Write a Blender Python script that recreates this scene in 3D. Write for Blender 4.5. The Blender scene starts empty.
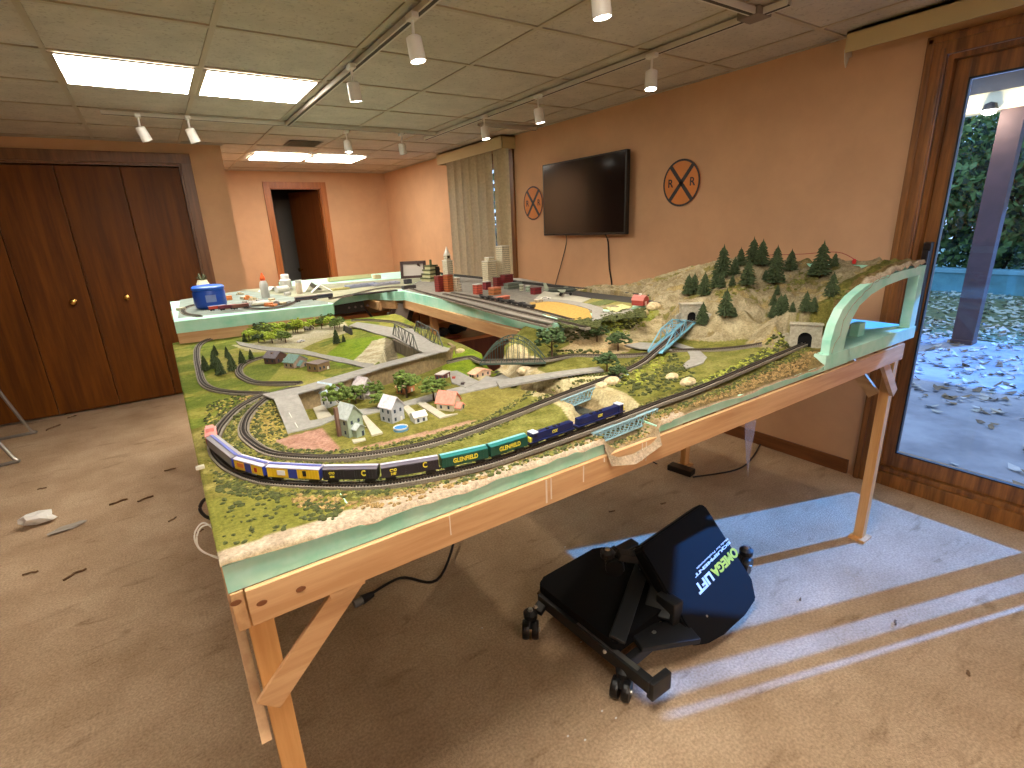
import bpy, bmesh, math, random
import numpy as np
from mathutils import Vector, Matrix
C = bpy.context.scene.collection
PI = math.pi
rnd = random.Random(7)
# ---------------------------------------------------------------- camera
MW = np.array([[0.8249914732393885, -0.5636378552236797, -0.04124848168300983],
               [-0.19921947022982217, -0.2217401066540341, -0.9545380703682836],
               [0.5288673479840217, 0.7957032696048871, -0.2952213321839054]])
FPX = 510.119; EYE = 1.455
cam = bpy.data.objects.new('camera', bpy.data.cameras.new('camera'))
C.objects.link(cam)
cam.data.sensor_width = 36; cam.data.lens = FPX / 1024 * 36; cam.data.clip_start = .02
rx, dn, fw = MW
cam.matrix_world = Matrix(((rx[0], -dn[0], -fw[0], 0), (rx[1], -dn[1], -fw[1], 0), (rx[2], -dn[2], -fw[2], EYE), (0, 0, 0, 1)))
bpy.context.scene.camera = cam
def ray(px, py):
    return MW.T @ np.array([(px - 512) / FPX, (py - 384) / FPX, 1.0])
def onz(px, py, z):
    d = ray(px, py); t = (z - EYE) / d[2]; return Vector((d[0] * t, d[1] * t, z))
def onx(px, py, x):
    d = ray(px, py); t = x / d[0]; return Vector((x, d[1] * t, EYE + d[2] * t))
def ony(px, py, y):
    d = ray(px, py); t = y / d[1]; return Vector((d[0] * t, y, EYE + d[2] * t))
W = 3.083; H = 2.293; YC = 5.8; XC = .71; YF = 7.85; YD = 3.11
# ---------------------------------------------------------------- materials
def lin(c):
    return tuple(((v / 255) / 12.92 if v / 255 <= .04045 else ((v / 255 + .055) / 1.055) ** 2.4) for v in c) + (1,)
MC = {}
def mat(name, col, rough=.6, metal=0, var=0, vs=20, bump=0, bs=60, col2=None, stretch=None, emit=0, spec=None, detail=4, dist=.005):
    if name in MC: return MC[name]
    m = bpy.data.materials.new(name); m.use_nodes = True; MC[name] = m
    nt = m.node_tree; b = nt.nodes['Principled BSDF']
    b.inputs['Base Color'].default_value = lin(col); b.inputs['Roughness'].default_value = rough; b.inputs['Metallic'].default_value = metal
    if spec is not None: b.inputs['Specular IOR Level'].default_value = spec
    if emit:
        b.inputs['Emission Color'].default_value = lin(col); b.inputs['Emission Strength'].default_value = emit
    co = None
    def coord():
        tc = nt.nodes.new('ShaderNodeTexCoord'); mp = nt.nodes.new('ShaderNodeMapping')
        nt.links.new(tc.outputs['Object'], mp.inputs['Vector'])
        if stretch: mp.inputs['Scale'].default_value = stretch
        return mp.outputs['Vector']
    if var or col2 or bump: co = coord()
    if var or col2:
        n = nt.nodes.new('ShaderNodeTexNoise'); n.inputs['Scale'].default_value = vs; n.inputs['Detail'].default_value = detail; n.inputs['Roughness'].default_value = .65
        nt.links.new(co, n.inputs['Vector'])
        r = nt.nodes.new('ShaderNodeValToRGB'); nt.links.new(n.outputs['Fac'], r.inputs['Fac'])
        a = np.array(col, float); c2 = np.array(col2, float) if col2 else a * (1 + var)
        c1 = a if col2 else a * (1 - var)
        r.color_ramp.elements[0].position = .35; r.color_ramp.elements[1].position = .65
        r.color_ramp.elements[0].color = lin(np.clip(c1, 0, 255)); r.color_ramp.elements[1].color = lin(np.clip(c2, 0, 255))
        nt.links.new(r.outputs['Color'], b.inputs['Base Color'])
    if bump:
        n = nt.nodes.new('ShaderNodeTexNoise'); n.inputs['Scale'].default_value = bs; n.inputs['Detail'].default_value = 5
        nt.links.new(co, n.inputs['Vector'])
        bp = nt.nodes.new('ShaderNodeBump'); bp.inputs['Strength'].default_value = bump; bp.inputs['Distance'].default_value = dist
        nt.links.new(n.outputs['Fac'], bp.inputs['Height']); nt.links.new(bp.outputs['Normal'], b.inputs['Normal'])
    return m
def wood(name, c1, c2, axis='x', rough=.5, sc=1.0, bump=.05):
    st = {'x': (1.5, 22, 22), 'y': (22, 1.5, 22), 'z': (22, 22, 1.5)}[axis]
    return mat(name, c1, rough, col2=c2, vs=1.6 * sc, stretch=st, bump=bump, bs=4 * sc, detail=6)
# ---------------------------------------------------------------- mesh builder
class MB:
    def __init__(s): s.bm = bmesh.new()
    def box(s, a, b, M=None, bev=0):
        a = Vector(a); b = Vector(b)
        x0, x1 = sorted((a.x, b.x)); y0, y1 = sorted((a.y, b.y)); z0, z1 = sorted((a.z, b.z))
        vs = [Vector(p) for p in ((x0,y0,z0),(x1,y0,z0),(x1,y1,z0),(x0,y1,z0),(x0,y0,z1),(x1,y0,z1),(x1,y1,z1),(x0,y1,z1))]
        if M is not None: vs = [M @ v for v in vs]
        v = [s.bm.verts.new(p) for p in vs]
        fs = [s.bm.faces.new([v[i] for i in f]) for f in ((3,2,1,0),(4,5,6,7),(0,1,5,4),(1,2,6,5),(2,3,7,6),(3,0,4,7))]
        if bev: bmesh.ops.bevel(s.bm, geom=list({e for f in fs for e in f.edges}), offset=bev, segments=2, affect='EDGES', profile=.6)
        return s
    def bar(s, p, q, w, t=None, up=(0,0,1), bev=0):
        p = Vector(p); q = Vector(q); t = t or w; d = (q - p); L = d.length; d.normalize()
        u = Vector(up)
        if abs(u.dot(d)) > .98: u = Vector((1,0,0))
        sd = d.cross(u).normalized(); u = sd.cross(d)
        M = Matrix(((d.x, sd.x, u.x, p.x),(d.y, sd.y, u.y, p.y),(d.z, sd.z, u.z, p.z),(0,0,0,1)))
        return s.box((0,-w/2,-t/2),(L,w/2,t/2), M, bev)
    def prism(s, poly, z0, z1, M=None):
        lo = [Vector((p[0],p[1],z0)) for p in poly]; hi = [Vector((p[0],p[1],z1)) for p in poly]
        if M is not None: lo = [M @ v for v in lo]; hi = [M @ v for v in hi]
        lo = [s.bm.verts.new(v) for v in lo]; hi = [s.bm.verts.new(v) for v in hi]; n = len(poly)
        s.bm.faces.new(lo[::-1]); s.bm.faces.new(hi)
        for i in range(n): s.bm.faces.new((lo[i], lo[(i+1)%n], hi[(i+1)%n], hi[i]))
        return s
    def lathe(s, prof, c=(0,0,0), n=20, M=None):
        c = Vector(c); rings = []
        for r, z in prof:
            ring = []
            for i in range(n):
                a = 2*PI*i/n; v = Vector((max(r,1e-5)*math.cos(a), max(r,1e-5)*math.sin(a), z))
                if M is not None: v = M @ v
                ring.append(s.bm.verts.new(c + v))
            rings.append(ring)
        for a, b in zip(rings, rings[1:]):
            for i in range(n): s.bm.faces.new((a[i], a[(i+1)%n], b[(i+1)%n], b[i]))
        s.bm.faces.new(rings[0][::-1]); s.bm.faces.new(rings[-1])
        return s
    def cyl(s, p, q, r, r2=None, n=14):
        p = Vector(p); q = Vector(q); d = q - p; L = d.length
        M = d.to_track_quat('Z', 'Y').to_matrix()
        return s.lathe([(r, 0), (r if r2 is None else r2, L)], p, n, M)
    def tube(s, pts, r, n=8):
        pts = [Vector(p) for p in pts]; rings = []
        up = Vector((0,0,1))
        for i, p in enumerate(pts):
            d = (pts[min(i+1,len(pts)-1)] - pts[max(i-1,0)]).normalized()
            u = up if abs(d.dot(up)) < .95 else Vector((1,0,0))
            a = d.cross(u).normalized(); b = a.cross(d)
            rings.append([s.bm.verts.new(p + a*r*math.cos(2*PI*k/n) + b*r*math.sin(2*PI*k/n)) for k in range(n)])
        for A, B in zip(rings, rings[1:]):
            for i in range(n): s.bm.faces.new((A[i], A[(i+1)%n], B[(i+1)%n], B[i]))
        s.bm.faces.new(rings[0][::-1]); s.bm.faces.new(rings[-1])
        return s
    def ico(s, c, r, sub=1, sc=(1,1,1), jit=0, rn=rnd):
        g = bmesh.ops.create_icosphere(s.bm, subdivisions=sub, radius=1)
        c = Vector(c)
        for v in g['verts']:
            k = r * (1 + (rn.random()-.5)*jit)
            v.co = c + Vector((v.co.x*sc[0]*k, v.co.y*sc[1]*k, v.co.z*sc[2]*k))
        return s
    def quad(s, *ps):
        s.bm.faces.new([s.bm.verts.new(Vector(p)) for p in ps]); return s
    def ribbon(s, L, R, dz):
        n = len(L); a = [s.bm.verts.new(p) for p in L]; b = [s.bm.verts.new(p) for p in R]
        d = Vector((0,0,dz)); c = [s.bm.verts.new(Vector(p)-d) for p in L]; e = [s.bm.verts.new(Vector(p)-d) for p in R]
        for i in range(n-1):
            s.bm.faces.new((a[i],b[i],b[i+1],a[i+1])); s.bm.faces.new((c[i+1],e[i+1],e[i],c[i]))
            s.bm.faces.new((a[i+1],c[i+1],c[i],a[i])); s.bm.faces.new((b[i],e[i],e[i+1],b[i+1]))
        s.bm.faces.new((a[0],c[0],e[0],b[0])); s.bm.faces.new((b[-1],e[-1],c[-1],a[-1]))
        return s
    def build(s, name, m, parent=None, smooth=False, flip=True):
        if flip: bmesh.ops.recalc_face_normals(s.bm, faces=s.bm.faces)
        me = bpy.data.meshes.new(name); s.bm.to_mesh(me); s.bm.free()
        if m: me.materials.append(m)
        if smooth:
            for p in me.polygons: p.use_smooth = True
            try: me.set_sharp_from_angle(angle=.7)
            except Exception: pass
        o = bpy.data.objects.new(name, me); C.objects.link(o)
        if parent is not None:
            o.parent = parent; o.matrix_parent_inverse = Matrix.Identity(4)
        return o
def tag(o, label, cat, group=None, kind=None):
    o['label'] = label; o['category'] = cat
    if group: o['group'] = group
    if kind: o['kind'] = kind
    return o
def thing(name, label, cat, loc=(0,0,0), rz=0, group=None, rot=None):
    o = bpy.data.objects.new(name, None); C.objects.link(o); o.empty_display_size = .05
    o.location = loc; o.rotation_euler = rot or (0,0,rz)
    return tag(o, label, cat, group)
def struct(o): o['kind'] = 'structure'; return o
def dup(root, loc, rz=0, label=None, scale=1, rot=None, deep=True):
    r = root.copy(); C.objects.link(r); r.location = loc; r.rotation_euler = rot or (0,0,rz); r.scale = (scale,)*3 if not isinstance(scale, tuple) else scale
    if label: r['label'] = label
    for ch in KIDS[root.name]:
        c = ch.copy(); C.objects.link(c); c.parent = r
        for g in KIDS.get(ch.name, []):
            d = g.copy(); C.objects.link(d); d.parent = c
    return r
KIDS = {}
def reg(root):
    bpy.context.view_layer.update()
    for o in [root] + list(root.children): KIDS[o.name] = list(o.children)
    return root
def text_obj(name, s, size, m, parent, M, ext=.0008, align='CENTER', bold=0):
    cu = bpy.data.curves.new(name, 'FONT'); cu.body = s; cu.size = size; cu.extrude = ext; cu.align_x = align; cu.align_y = 'CENTER'; cu.offset = bold
    t = bpy.data.objects.new('tmp', cu); C.objects.link(t); bpy.context.view_layer.update()
    me = bpy.data.meshes.new_from_object(t.evaluated_get(bpy.context.evaluated_depsgraph_get()))
    bpy.data.objects.remove(t); me.name = name; me.materials.clear(); me.materials.append(m)
    me.transform(M)
    o = bpy.data.objects.new(name, me); C.objects.link(o); o.parent = parent; return o
def catmull(P, n=8, closed=False):
    P = [Vector(p) for p in P]; out = []; N = len(P)
    rngN = N if closed else N-1
    for i in range(rngN):
        g = lambda k: P[k % N] if closed else P[max(0, min(N-1, k))]
        a, b, c, d = g(i-1), g(i), g(i+1), g(i+2)
        for j in range(n):
            t = j/n
            out.append(.5*((2*b)+(c-a)*t+(2*a-5*b+4*c-d)*t*t+(3*b-3*c+d-a)*t**3))
    if not closed: out.append(P[-1])
    return out
def resample(P, step):
    P = [Vector(p) for p in P]; out = [P[0]]; acc = 0
    for a, b in zip(P, P[1:]):
        L = (b-a).length; t = step-acc
        while t <= L:
            out.append(a.lerp(b, t/L)); t += step
        acc = (acc+L) % step if L else acc
    return out

# ---------------------------------------------------------------- room shell
m_wall = mat('peach_paint', (202,160,121), .75, var=.025, vs=3, bump=.12, bs=300, dist=.001)
m_carpet = mat('beige_carpet', (176,148,118), .95, col2=(202,176,146), vs=2.2, bump=.9, bs=260, dist=.006, detail=12, spec=.1)
nt = m_carpet.node_tree
b = nt.nodes['Principled BSDF']
# fine pile speckle multiplied over the broad tone
nz = nt.nodes.new('ShaderNodeTexNoise'); nz.inputs['Scale'].default_value = 120; nz.inputs['Detail'].default_value = 3
tc = nt.nodes.new('ShaderNodeTexCoord'); nt.links.new(tc.outputs['Object'], nz.inputs['Vector'])
rr = nt.nodes.new('ShaderNodeValToRGB'); rr.color_ramp.elements[0].position = .3; rr.color_ramp.elements[0].color = (.62,.6,.58,1); rr.color_ramp.elements[1].position = .65; rr.color_ramp.elements[1].color = (1.1,1.1,1.1,1)
nt.links.new(nz.outputs['Fac'], rr.inputs['Fac'])
mx = nt.nodes.new('ShaderNodeMixRGB'); mx.blend_type = 'MULTIPLY'; mx.inputs[0].default_value = .75
src = b.inputs['Base Color'].links[0].from_socket
nt.links.new(src, mx.inputs[1]); nt.links.new(rr.outputs['Color'], mx.inputs[2])
# faint traffic creases: thin stretched darker streaks
mp2 = nt.nodes.new('ShaderNodeMapping'); mp2.inputs['Scale'].default_value = (3.2, 11, 1); mp2.inputs['Rotation'].default_value = (0,0,-.35)
nt.links.new(tc.outputs['Object'], mp2.inputs['Vector'])
n3 = nt.nodes.new('ShaderNodeTexNoise'); n3.inputs['Scale'].default_value = 1.5; n3.inputs['Detail'].default_value = 6; n3.inputs['Distortion'].default_value = .8
nt.links.new(mp2.outputs['Vector'], n3.inputs['Vector'])
r3 = nt.nodes.new('ShaderNodeValToRGB'); e = r3.color_ramp.elements; e[0].position = .60; e[0].color = (1,1,1,1); e[1].position = .74; e[1].color = (.66,.62,.58,1)
nt.links.new(n3.outputs['Fac'], r3.inputs['Fac'])
mx2 = nt.nodes.new('ShaderNodeMixRGB'); mx2.blend_type = 'MULTIPLY'; mx2.inputs[0].default_value = .8
nt.links.new(mx.outputs[0], mx2.inputs[1]); nt.links.new(r3.outputs['Color'], mx2.inputs[2])
nt.links.new(mx2.outputs[0], b.inputs['Base Color'])

m_tile = mat('ceiling_tile', (190,182,168), .9, var=.04, vs=6, bump=.5, bs=70, dist=.004)
nt = m_tile.node_tree; b = nt.nodes['Principled BSDF']
vo = nt.nodes.new('ShaderNodeTexNoise'); vo.inputs['Scale'].default_value = 70; vo.inputs['Detail'].default_value = 2
tc = nt.nodes.new('ShaderNodeTexCoord'); nt.links.new(tc.outputs['Object'], vo.inputs['Vector'])
rr = nt.nodes.new('ShaderNodeValToRGB'); rr.color_ramp.elements[0].position = .33; rr.color_ramp.elements[0].color = (.5,.47,.42,1); rr.color_ramp.elements[1].position = .42; rr.color_ramp.elements[1].color = (1,1,1,1)
nt.links.new(vo.outputs['Fac'], rr.inputs['Fac'])
mx = nt.nodes.new('ShaderNodeMixRGB'); mx.blend_type = 'MULTIPLY'; mx.inputs[0].default_value = .42
src = b.inputs['Base Color'].links[0].from_socket
nt.links.new(src, mx.inputs[1]); nt.links.new(rr.outputs['Color'], mx.inputs[2]); nt.links.new(mx.outputs[0], b.inputs['Base Color'])
m_bar = mat('grid_bar', (176,164,142), .5)
m_base = wood('dark_oak_trim_y', (92,54,28), (128,80,42), 'y', .4)
m_casez = wood('dark_oak_trim_z', (98,60,26), (156,102,48), 'z', .4)
m_casex = wood('dark_oak_trim_x', (92,54,28), (128,80,42), 'x', .4)
XL, YB = -3.2, -2.6
struct(MB().box((XL-.1,YB-.1,-.1),(W+.16,YF+.1,0)).build('floor', m_carpet))
struct(MB().box((XL-.1,YB-.1,H),(W+.16,YF+1.9,H+.1)).build('ceiling', m_tile))
# openings in the right wall: glass door y .03-1.03, far window y 4.42-5.7
DY0, DY1, DZ1 = .03, 1.03, 2.10
WY0, WY1, WZ0, WZ1 = 4.50, 5.66, .3, 2.1
T = .16
wb = MB()
for y0, y1, z0, z1 in ((YB,DY0-.08,0,H),(DY0-.08,DY1+.02,DZ1+.03,H),(DY1+.02,WY0,0,H),(WY0,WY1,0,WZ0),(WY0,WY1,WZ1,H),(WY1,YF+.1,0,H)):
    wb.box((W,y0,z0),(W+T,y1,z1))
wr = struct(wb.build('wall_right', m_wall))
# far wall with doorway x 1.45-2.13
fb = MB(); DX0, DX1, DZ = 1.45, 2.12, 2.08
for x0, x1, z0, z1 in ((XC-.1,DX0,0,H),(DX0,DX1,DZ,H),(DX1,W,0,H)): fb.box((x0,YF,z0),(x1,YF+.1,z1))
struct(fb.build('wall_far', m_wall))
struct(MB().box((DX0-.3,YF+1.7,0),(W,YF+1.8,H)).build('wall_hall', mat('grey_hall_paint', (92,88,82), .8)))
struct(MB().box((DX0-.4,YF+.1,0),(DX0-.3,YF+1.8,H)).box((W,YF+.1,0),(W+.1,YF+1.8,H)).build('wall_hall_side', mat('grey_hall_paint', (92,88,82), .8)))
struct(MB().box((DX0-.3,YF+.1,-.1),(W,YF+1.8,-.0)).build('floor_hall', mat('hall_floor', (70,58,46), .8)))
# closet wall (faces camera) with opening x -1.9..0.33
cb = MB(); CX0, CX1, CZ = -2.3, .36, 2.115
for x0, x1, z0, z1 in ((XL,CX0,0,H),(CX0,CX1,CZ,H),(CX1,XC,0,H)): cb.box((x0,YC,z0),(x1,YC+.12,z1))
cb.box((XC-.1,YC+.12,0),(XC,YF,H))
struct(cb.build('wall_closet', m_wall))
struct(MB().box((XL-.1,YB,0),(XL,YC+.8,H)).build('wall_left', m_wall))
struct(MB().box((XL,YB-.1,0),(W+T,YB,H)).build('wall_back', m_wall))
struct(MB().box((CX0-.2,YC+.75,0),(XC-.1,YC+.8,H)).build('wall_closet_back', m_wall))
# ceiling T-bar grid
gx = [.385 + .61*k for k in range(-5, 5)]; gy = [2.69 + .605*k for k in range(-8, 9)]
g = MB()
for x in gx: g.box((x-.012, YB, H-.006),(x+.012, YF, H+.001))
for y in gy: g.box((XL, y-.012, H-.0065),(W, y+.012, H+.001))
struct(g.build('trim_1', m_bar))
e = MB(); e.box((W-.022,YB,H-.008),(W,YF,H-.0005)); e.box((XL,YC-.022,H-.008),(XC,YC,H-.0005)); e.box((XC,YF-.022,H-.008),(W,YF,H-.0005)); e.box((XC,YC,H-.008),(XC+.022,YF,H-.0005))
struct(e.build('trim_2', m_bar))
# baseboards
struct(MB().box((W-.016,DY1+.12,0),(W,WY0-.1,.085),bev=.004).box((W-.016,WY1+.1,0),(W,YF,.085),bev=.004).build('baseboard_right', m_base))
struct(MB().box((XC,YF-.016,0),(DX0-.08,YF,.085),bev=.004).box((DX1+.08,YF-.016,0),(W-.016,YF,.085),bev=.004).build('baseboard_far', m_casex))
struct(MB().box((CX1+.09,YC-.016,0),(XC,YC,.085),bev=.004).build('baseboard_closet', m_casex))
# ---- sliding glass door
f = MB()
def casing_y(b, y0, y1, z1, w, x):   # casing around an opening on the right wall, moulded in two steps
    for a, t in ((0,.018),(w*.35,.026)):
        pass
    b.box((x-.022,y1,0),(x,y1+w,z1+w),bev=.005); b.box((x-.030,y1+w*.62,0),(x-.02,y1+w*.9,z1+w*.9),bev=.003)
    b.box((x-.030,y1+w*.1,0),(x-.02,y1+w*.3,z1+w*.3),bev=.003)
    b.box((x-.022,y0-w,0),(x,y0,z1+w),bev=.005)
    b.box((x-.023,y0-w,z1),(x-.001,y1+w,z1+w),bev=.005); b.box((x-.030,y0-w,z1+w*.6),(x-.02,y1+w*.9,z1+w*.88),bev=.003)
casing_y(f, DY0, DY1, DZ1, .085, W)
struct(f.build('trim_3', m_casez))
d = MB()
d.box((W,DY0,0),(W+T,DY1,.075)); d.box((W+.02,DY0,.075),(W+T,DY1,.1))      # sill steps
d.box((W+.001,DY1-.02,.101),(W+T-.001,DY1,DZ1)); d.box((W+.002,DY0,DZ1-.02),(W+T-.002,DY1-.02,DZ1))
struct(d.build('trim_4', m_casez))
dm = bpy.data.objects.new('door_1', None); C.objects.link(dm); dm['kind'] = 'structure'
fr = MB(); gx0, gx1 = W+.045, W+.095
SY0, SY1 = .16, .25      # meeting stiles
fr.box((gx0,DY1-.075,.1),(gx1,DY1-.02,DZ1-.02),bev=.004)
fr.box((gx0+.002,DY0+.002,.102),(gx1-.002,DY1-.024,.185)); fr.box((gx0+.002,DY0+.002,DZ1-.1),(gx1-.002,DY1-.024,DZ1-.022))
fr.box((gx0,SY0,.1),(gx1,SY1,DZ1-.02),bev=.004); fr.box((gx0,DY0,.1),(gx1,DY0+.04,DZ1-.02),bev=.004)
fr.build('door_frame', m_casez, dm)
gs = mat('door_gasket', (20,20,22), .5)
k = MB(); k.box((gx0-.001,DY1-.081,.185),(gx0+.02,DY1-.074,DZ1-.1)); k.box((gx0-.001,SY1,.184),(gx0+.02,DY1-.075,.19)); k.box((gx0-.001,SY1,DZ1-.106),(gx0+.02,DY1-.075,DZ1-.1)); k.build('gasket', gs, dm)
m_glass = bpy.data.materials.new('window_glass'); m_glass.use_nodes = True
nt = m_glass.node_tree; nt.nodes.clear(); out = nt.nodes.new('ShaderNodeOutputMaterial'); tr = nt.nodes.new('ShaderNodeBsdfTransparent'); gl = nt.nodes.new('ShaderNodeBsdfGlossy'); gl.inputs['Roughness'].default_value = .02
tr.inputs[0].default_value = (.94,.96,.97,1)
ms = nt.nodes.new('ShaderNodeMixShader'); lw = nt.nodes.new('ShaderNodeLayerWeight'); lw.inputs['Blend'].default_value = .5; pw = nt.nodes.new('ShaderNodeMath'); pw.operation = 'POWER'; pw.inputs[1].default_value = 4; fz = nt.nodes.new('ShaderNodeMath'); fz.operation = 'MULTIPLY_ADD'; fz.inputs[1].default_value = .6; fz.inputs[2].default_value = .03; nt.links.new(lw.outputs['Facing'], pw.inputs[0]); nt.links.new(pw.outputs[0], fz.inputs[0])
nt.links.new(fz.outputs[0], ms.inputs[0]); nt.links.new(tr.outputs[0], ms.inputs[1]); nt.links.new(gl.outputs[0], ms.inputs[2]); nt.links.new(ms.outputs[0], out.inputs[0])
MB().box((W+.066,DY0+.03,.17),(W+.074,DY1-.06,DZ1-.09)).build('glass', m_glass, dm)
k = MB(); k.box((gx0-.04,DY1-.07,.86),(gx0,DY1-.035,1.3),bev=.008); k.box((gx0-.055,DY1-.068,.9),(gx0-.035,DY1-.04,1.26),bev=.008)
k.build('door_handle', mat('dark_bronze', (38,28,24), .4, .5), dm)
# ---- far window with blinds
wm = bpy.data.objects.new('window_1', None); C.objects.link(wm); wm['kind'] = 'structure'
k = MB()
for y0,y1,z0,z1 in ((WY0,WY0+.06,WZ0,WZ1),(WY1-.06,WY1,WZ0,WZ1),(WY0+.06,WY1-.06,WZ0,WZ0+.06),(WY0+.06,WY1-.06,WZ1-.06,WZ1),((WY0+WY1)/2-.03,(WY0+WY1)/2+.03,WZ0,WZ1)): k.box((W+.04,y0,z0),(W+.1,y1,z1))
k.build('window_frame', m_casez, wm)
MB().box((W+.066,WY0+.03,WZ0+.03),(W+.072,WY1-.03,WZ1-.03)).build('glass', m_glass, wm)
k = MB(); casing = .07
k.box((W-.02,WY0-casing,WZ0-.05),(W,WY0,WZ1+casing)); k.box((W-.02,WY1,WZ0-.05),(W,WY1+casing,WZ1+casing)); k.box((W-.021,WY0-casing,WZ1),(W-.001,WY1+casing,WZ1+casing))
k.build('window_casing', m_casez, wm)
# valances
m_val = mat('cream_valance', (196,178,132), .6)
vb = thing('window_valance', 'short cream valance box above the far vertical blinds', 'valance')
k = MB(); k.box((W-.155,4.40,H-.125),(W-.145,5.78,H-.012)); k.box((W-.155,4.40,H-.125),(W-.001,4.41,H-.012)); k.box((W-.155,5.77,H-.125),(W-.001,5.78,H-.012)); k.box((W-.155,4.40,H-.022),(W-.001,5.78,H-.012))
k.build('valance_board', m_val, vb)
vb = thing('door_valance', 'long cream valance above the sliding glass door with a broken end cap', 'valance')
k = MB(); k.box((W-.115,-.35,H-.10),(W-.105,1.42,H-.012)); k.box((W-.115,-.35,H-.022),(W-.001,1.42,H-.012)); k.build('valance_board', m_val, vb)
k = MB(); k.prism([(0,0),(.07,0.0),(.075,.02),(.05,.03),(.03,.075),(.012,.05)], 0, .004, Matrix.Translation((W-.11,1.425,H-.085)) @ Matrix.Rotation(PI/2,4,'X') @ Matrix.Scale(-1,4,(0,1,0)))
o = k.build('torn_end_cap', mat('translucent_plastic', (200,196,188), .4), vb); o['label'] = 'cracked pale plastic end cap'
# vertical blinds
bl = thing('vertical_blinds', 'beige vertical blinds hanging half closed over the far window', 'blinds')
m_bl = mat('blind_fabric', (190,174,140), .8, var=.05, vs=40)
k = MB(); k.box((W-.10,4.42,H-.06),(W-.06,5.75,H-.03)); k.build('head_rail', m_val, bl)
ys = [5.61-.083*i for i in range(11)] + [4.62, 4.54, 4.47]
for i, y in enumerate(ys):
    a = (.30 if i % 2 else .52) + rnd.random()*.10
    s = MB(); n = 5; w = .088
    L = []; R = []
    M = Matrix.Translation((W-.08,y,0)) @ Matrix.Rotation(a,4,'Z')
    prof = [((.008*math.cos((j/(n-1)-.5)*PI)), (j/(n-1)-.5)*w) for j in range(n)]
    poly = [(x,yy) for x,yy in prof] + [(x-.0015,yy) for x,yy in prof[::-1]]
    s.prism(poly, .12, H-.06, M); s.build('slat', m_bl, bl, smooth=False)
# ---- closet bifold doors
m_door = wood('bifold_walnut', (84,44,4), (116,64,10), 'z', .5, .5); m_door.node_tree.nodes['Principled BSDF'].inputs['Specular IOR Level'].default_value = .25
m_doory = m_door
k = MB(); w = .085
k.box((CX1,YC-.02,0),(CX1+w,YC,CZ+w),bev=.004); k.box((CX0-w,YC-.022,CZ),(CX1+w+.001,YC-.001,CZ+w+.001),bev=.004); k.box((CX0-w,YC-.02,0),(CX0,YC,CZ+w),bev=.004)
k.box((CX1-.015,YC,0),(CX1,YC+.12,CZ)); k.box((CX0,YC+.002,CZ-.02),(CX1-.015,YC+.118,CZ))
struct(k.build('trim_5', wood('door_casing_oak', (96,62,34), (128,84,48), 'z', .4)))
xs = [.345, -.095, -.535, -.975, -1.415, -1.855, -2.295]
brass = mat('brass', (205,165,90), .25, 1)
names = ['right', 'second', 'third', 'left', 'far left', 'outer left']
for pi in range(3):
    dd = bpy.data.objects.new('door_%d' % (pi+2), None); C.objects.link(dd); dd['kind'] = 'structure'
    for q in range(2):
        x1 = xs[pi*2+q]; x0 = xs[pi*2+q+1]
        k = MB(); k.box((x0+.003,YC+.03,.02),(x1-.003,YC+.062,CZ-.03),bev=.003); k.build('door_panel', m_door, dd)
    kx = (-.275, -.655, -1.6)[pi]; z = .985
    k = MB(); Mx = Matrix.Rotation(PI/2,3,'X')
    k.lathe([(.024,0),(.024,.004),(.009,.008),(.009,.026),(.022,.034),(.027,.048),(.022,.06),(.008,.066)], (kx,YC+.03,z), 18, Mx); k.build('door_knob', brass, dd, smooth=True)
# ---- far door (open inward) and casing
k = MB(); w = .075
k.box((DX0-w,YF-.02,0),(DX0,YF,DZ+w)); k.box((DX1,YF-.02,0),(DX1+w,YF,DZ+w)); k.box((DX0-w,YF-.021,DZ),(DX1+w,YF-.001,DZ+w))
k.box((DX0-.0,YF,0),(DX0+.015,YF+.1,DZ)); k.box((DX1-.015,YF,0),(DX1,YF+.1,DZ)); k.box((DX0,YF,DZ-.015),(DX1,YF+.1,DZ))
struct(k.build('trim_6', wood('far_casing_oak', (150,88,40), (176,108,54), 'z', .4)))
dd = bpy.data.objects.new('door_5', None); C.objects.link(dd); dd['kind'] = 'structure'
M = Matrix.Translation((DX1-.02,YF+.1,0)) @ Matrix.Rotation(PI-1.15,4,'Z')
k = MB(); k.box((0,-.035,.01),(.66,0,DZ-.02),M); k.build('door_leaf', wood('dark_door_wood', (84,44,18), (104,58,26), 'z', .4), dd)
k = MB()
for sy in (.0,-.035):
    k.lathe([(.012,0),(.012,.03),(.028,.04),(.028,.06),(.01,.068)], M @ Vector((.6,sy,.95)), 14, (M.to_3x3() @ Matrix.Rotation(-PI/2 if sy==0 else PI/2,3,'X')))
k.build('door_knob', brass, dd, smooth=True)
k = MB(); k.box((DX0+.05,YF+1.2,0),(DX0+.5,YF+1.25,2.0)); k.box((DX0+.27,YF+1.19,0),(DX0+.28,YF+1.2,2.0))
struct(k.build('door_6', mat('hall_grey_door', (104,100,94), .6)))
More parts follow.
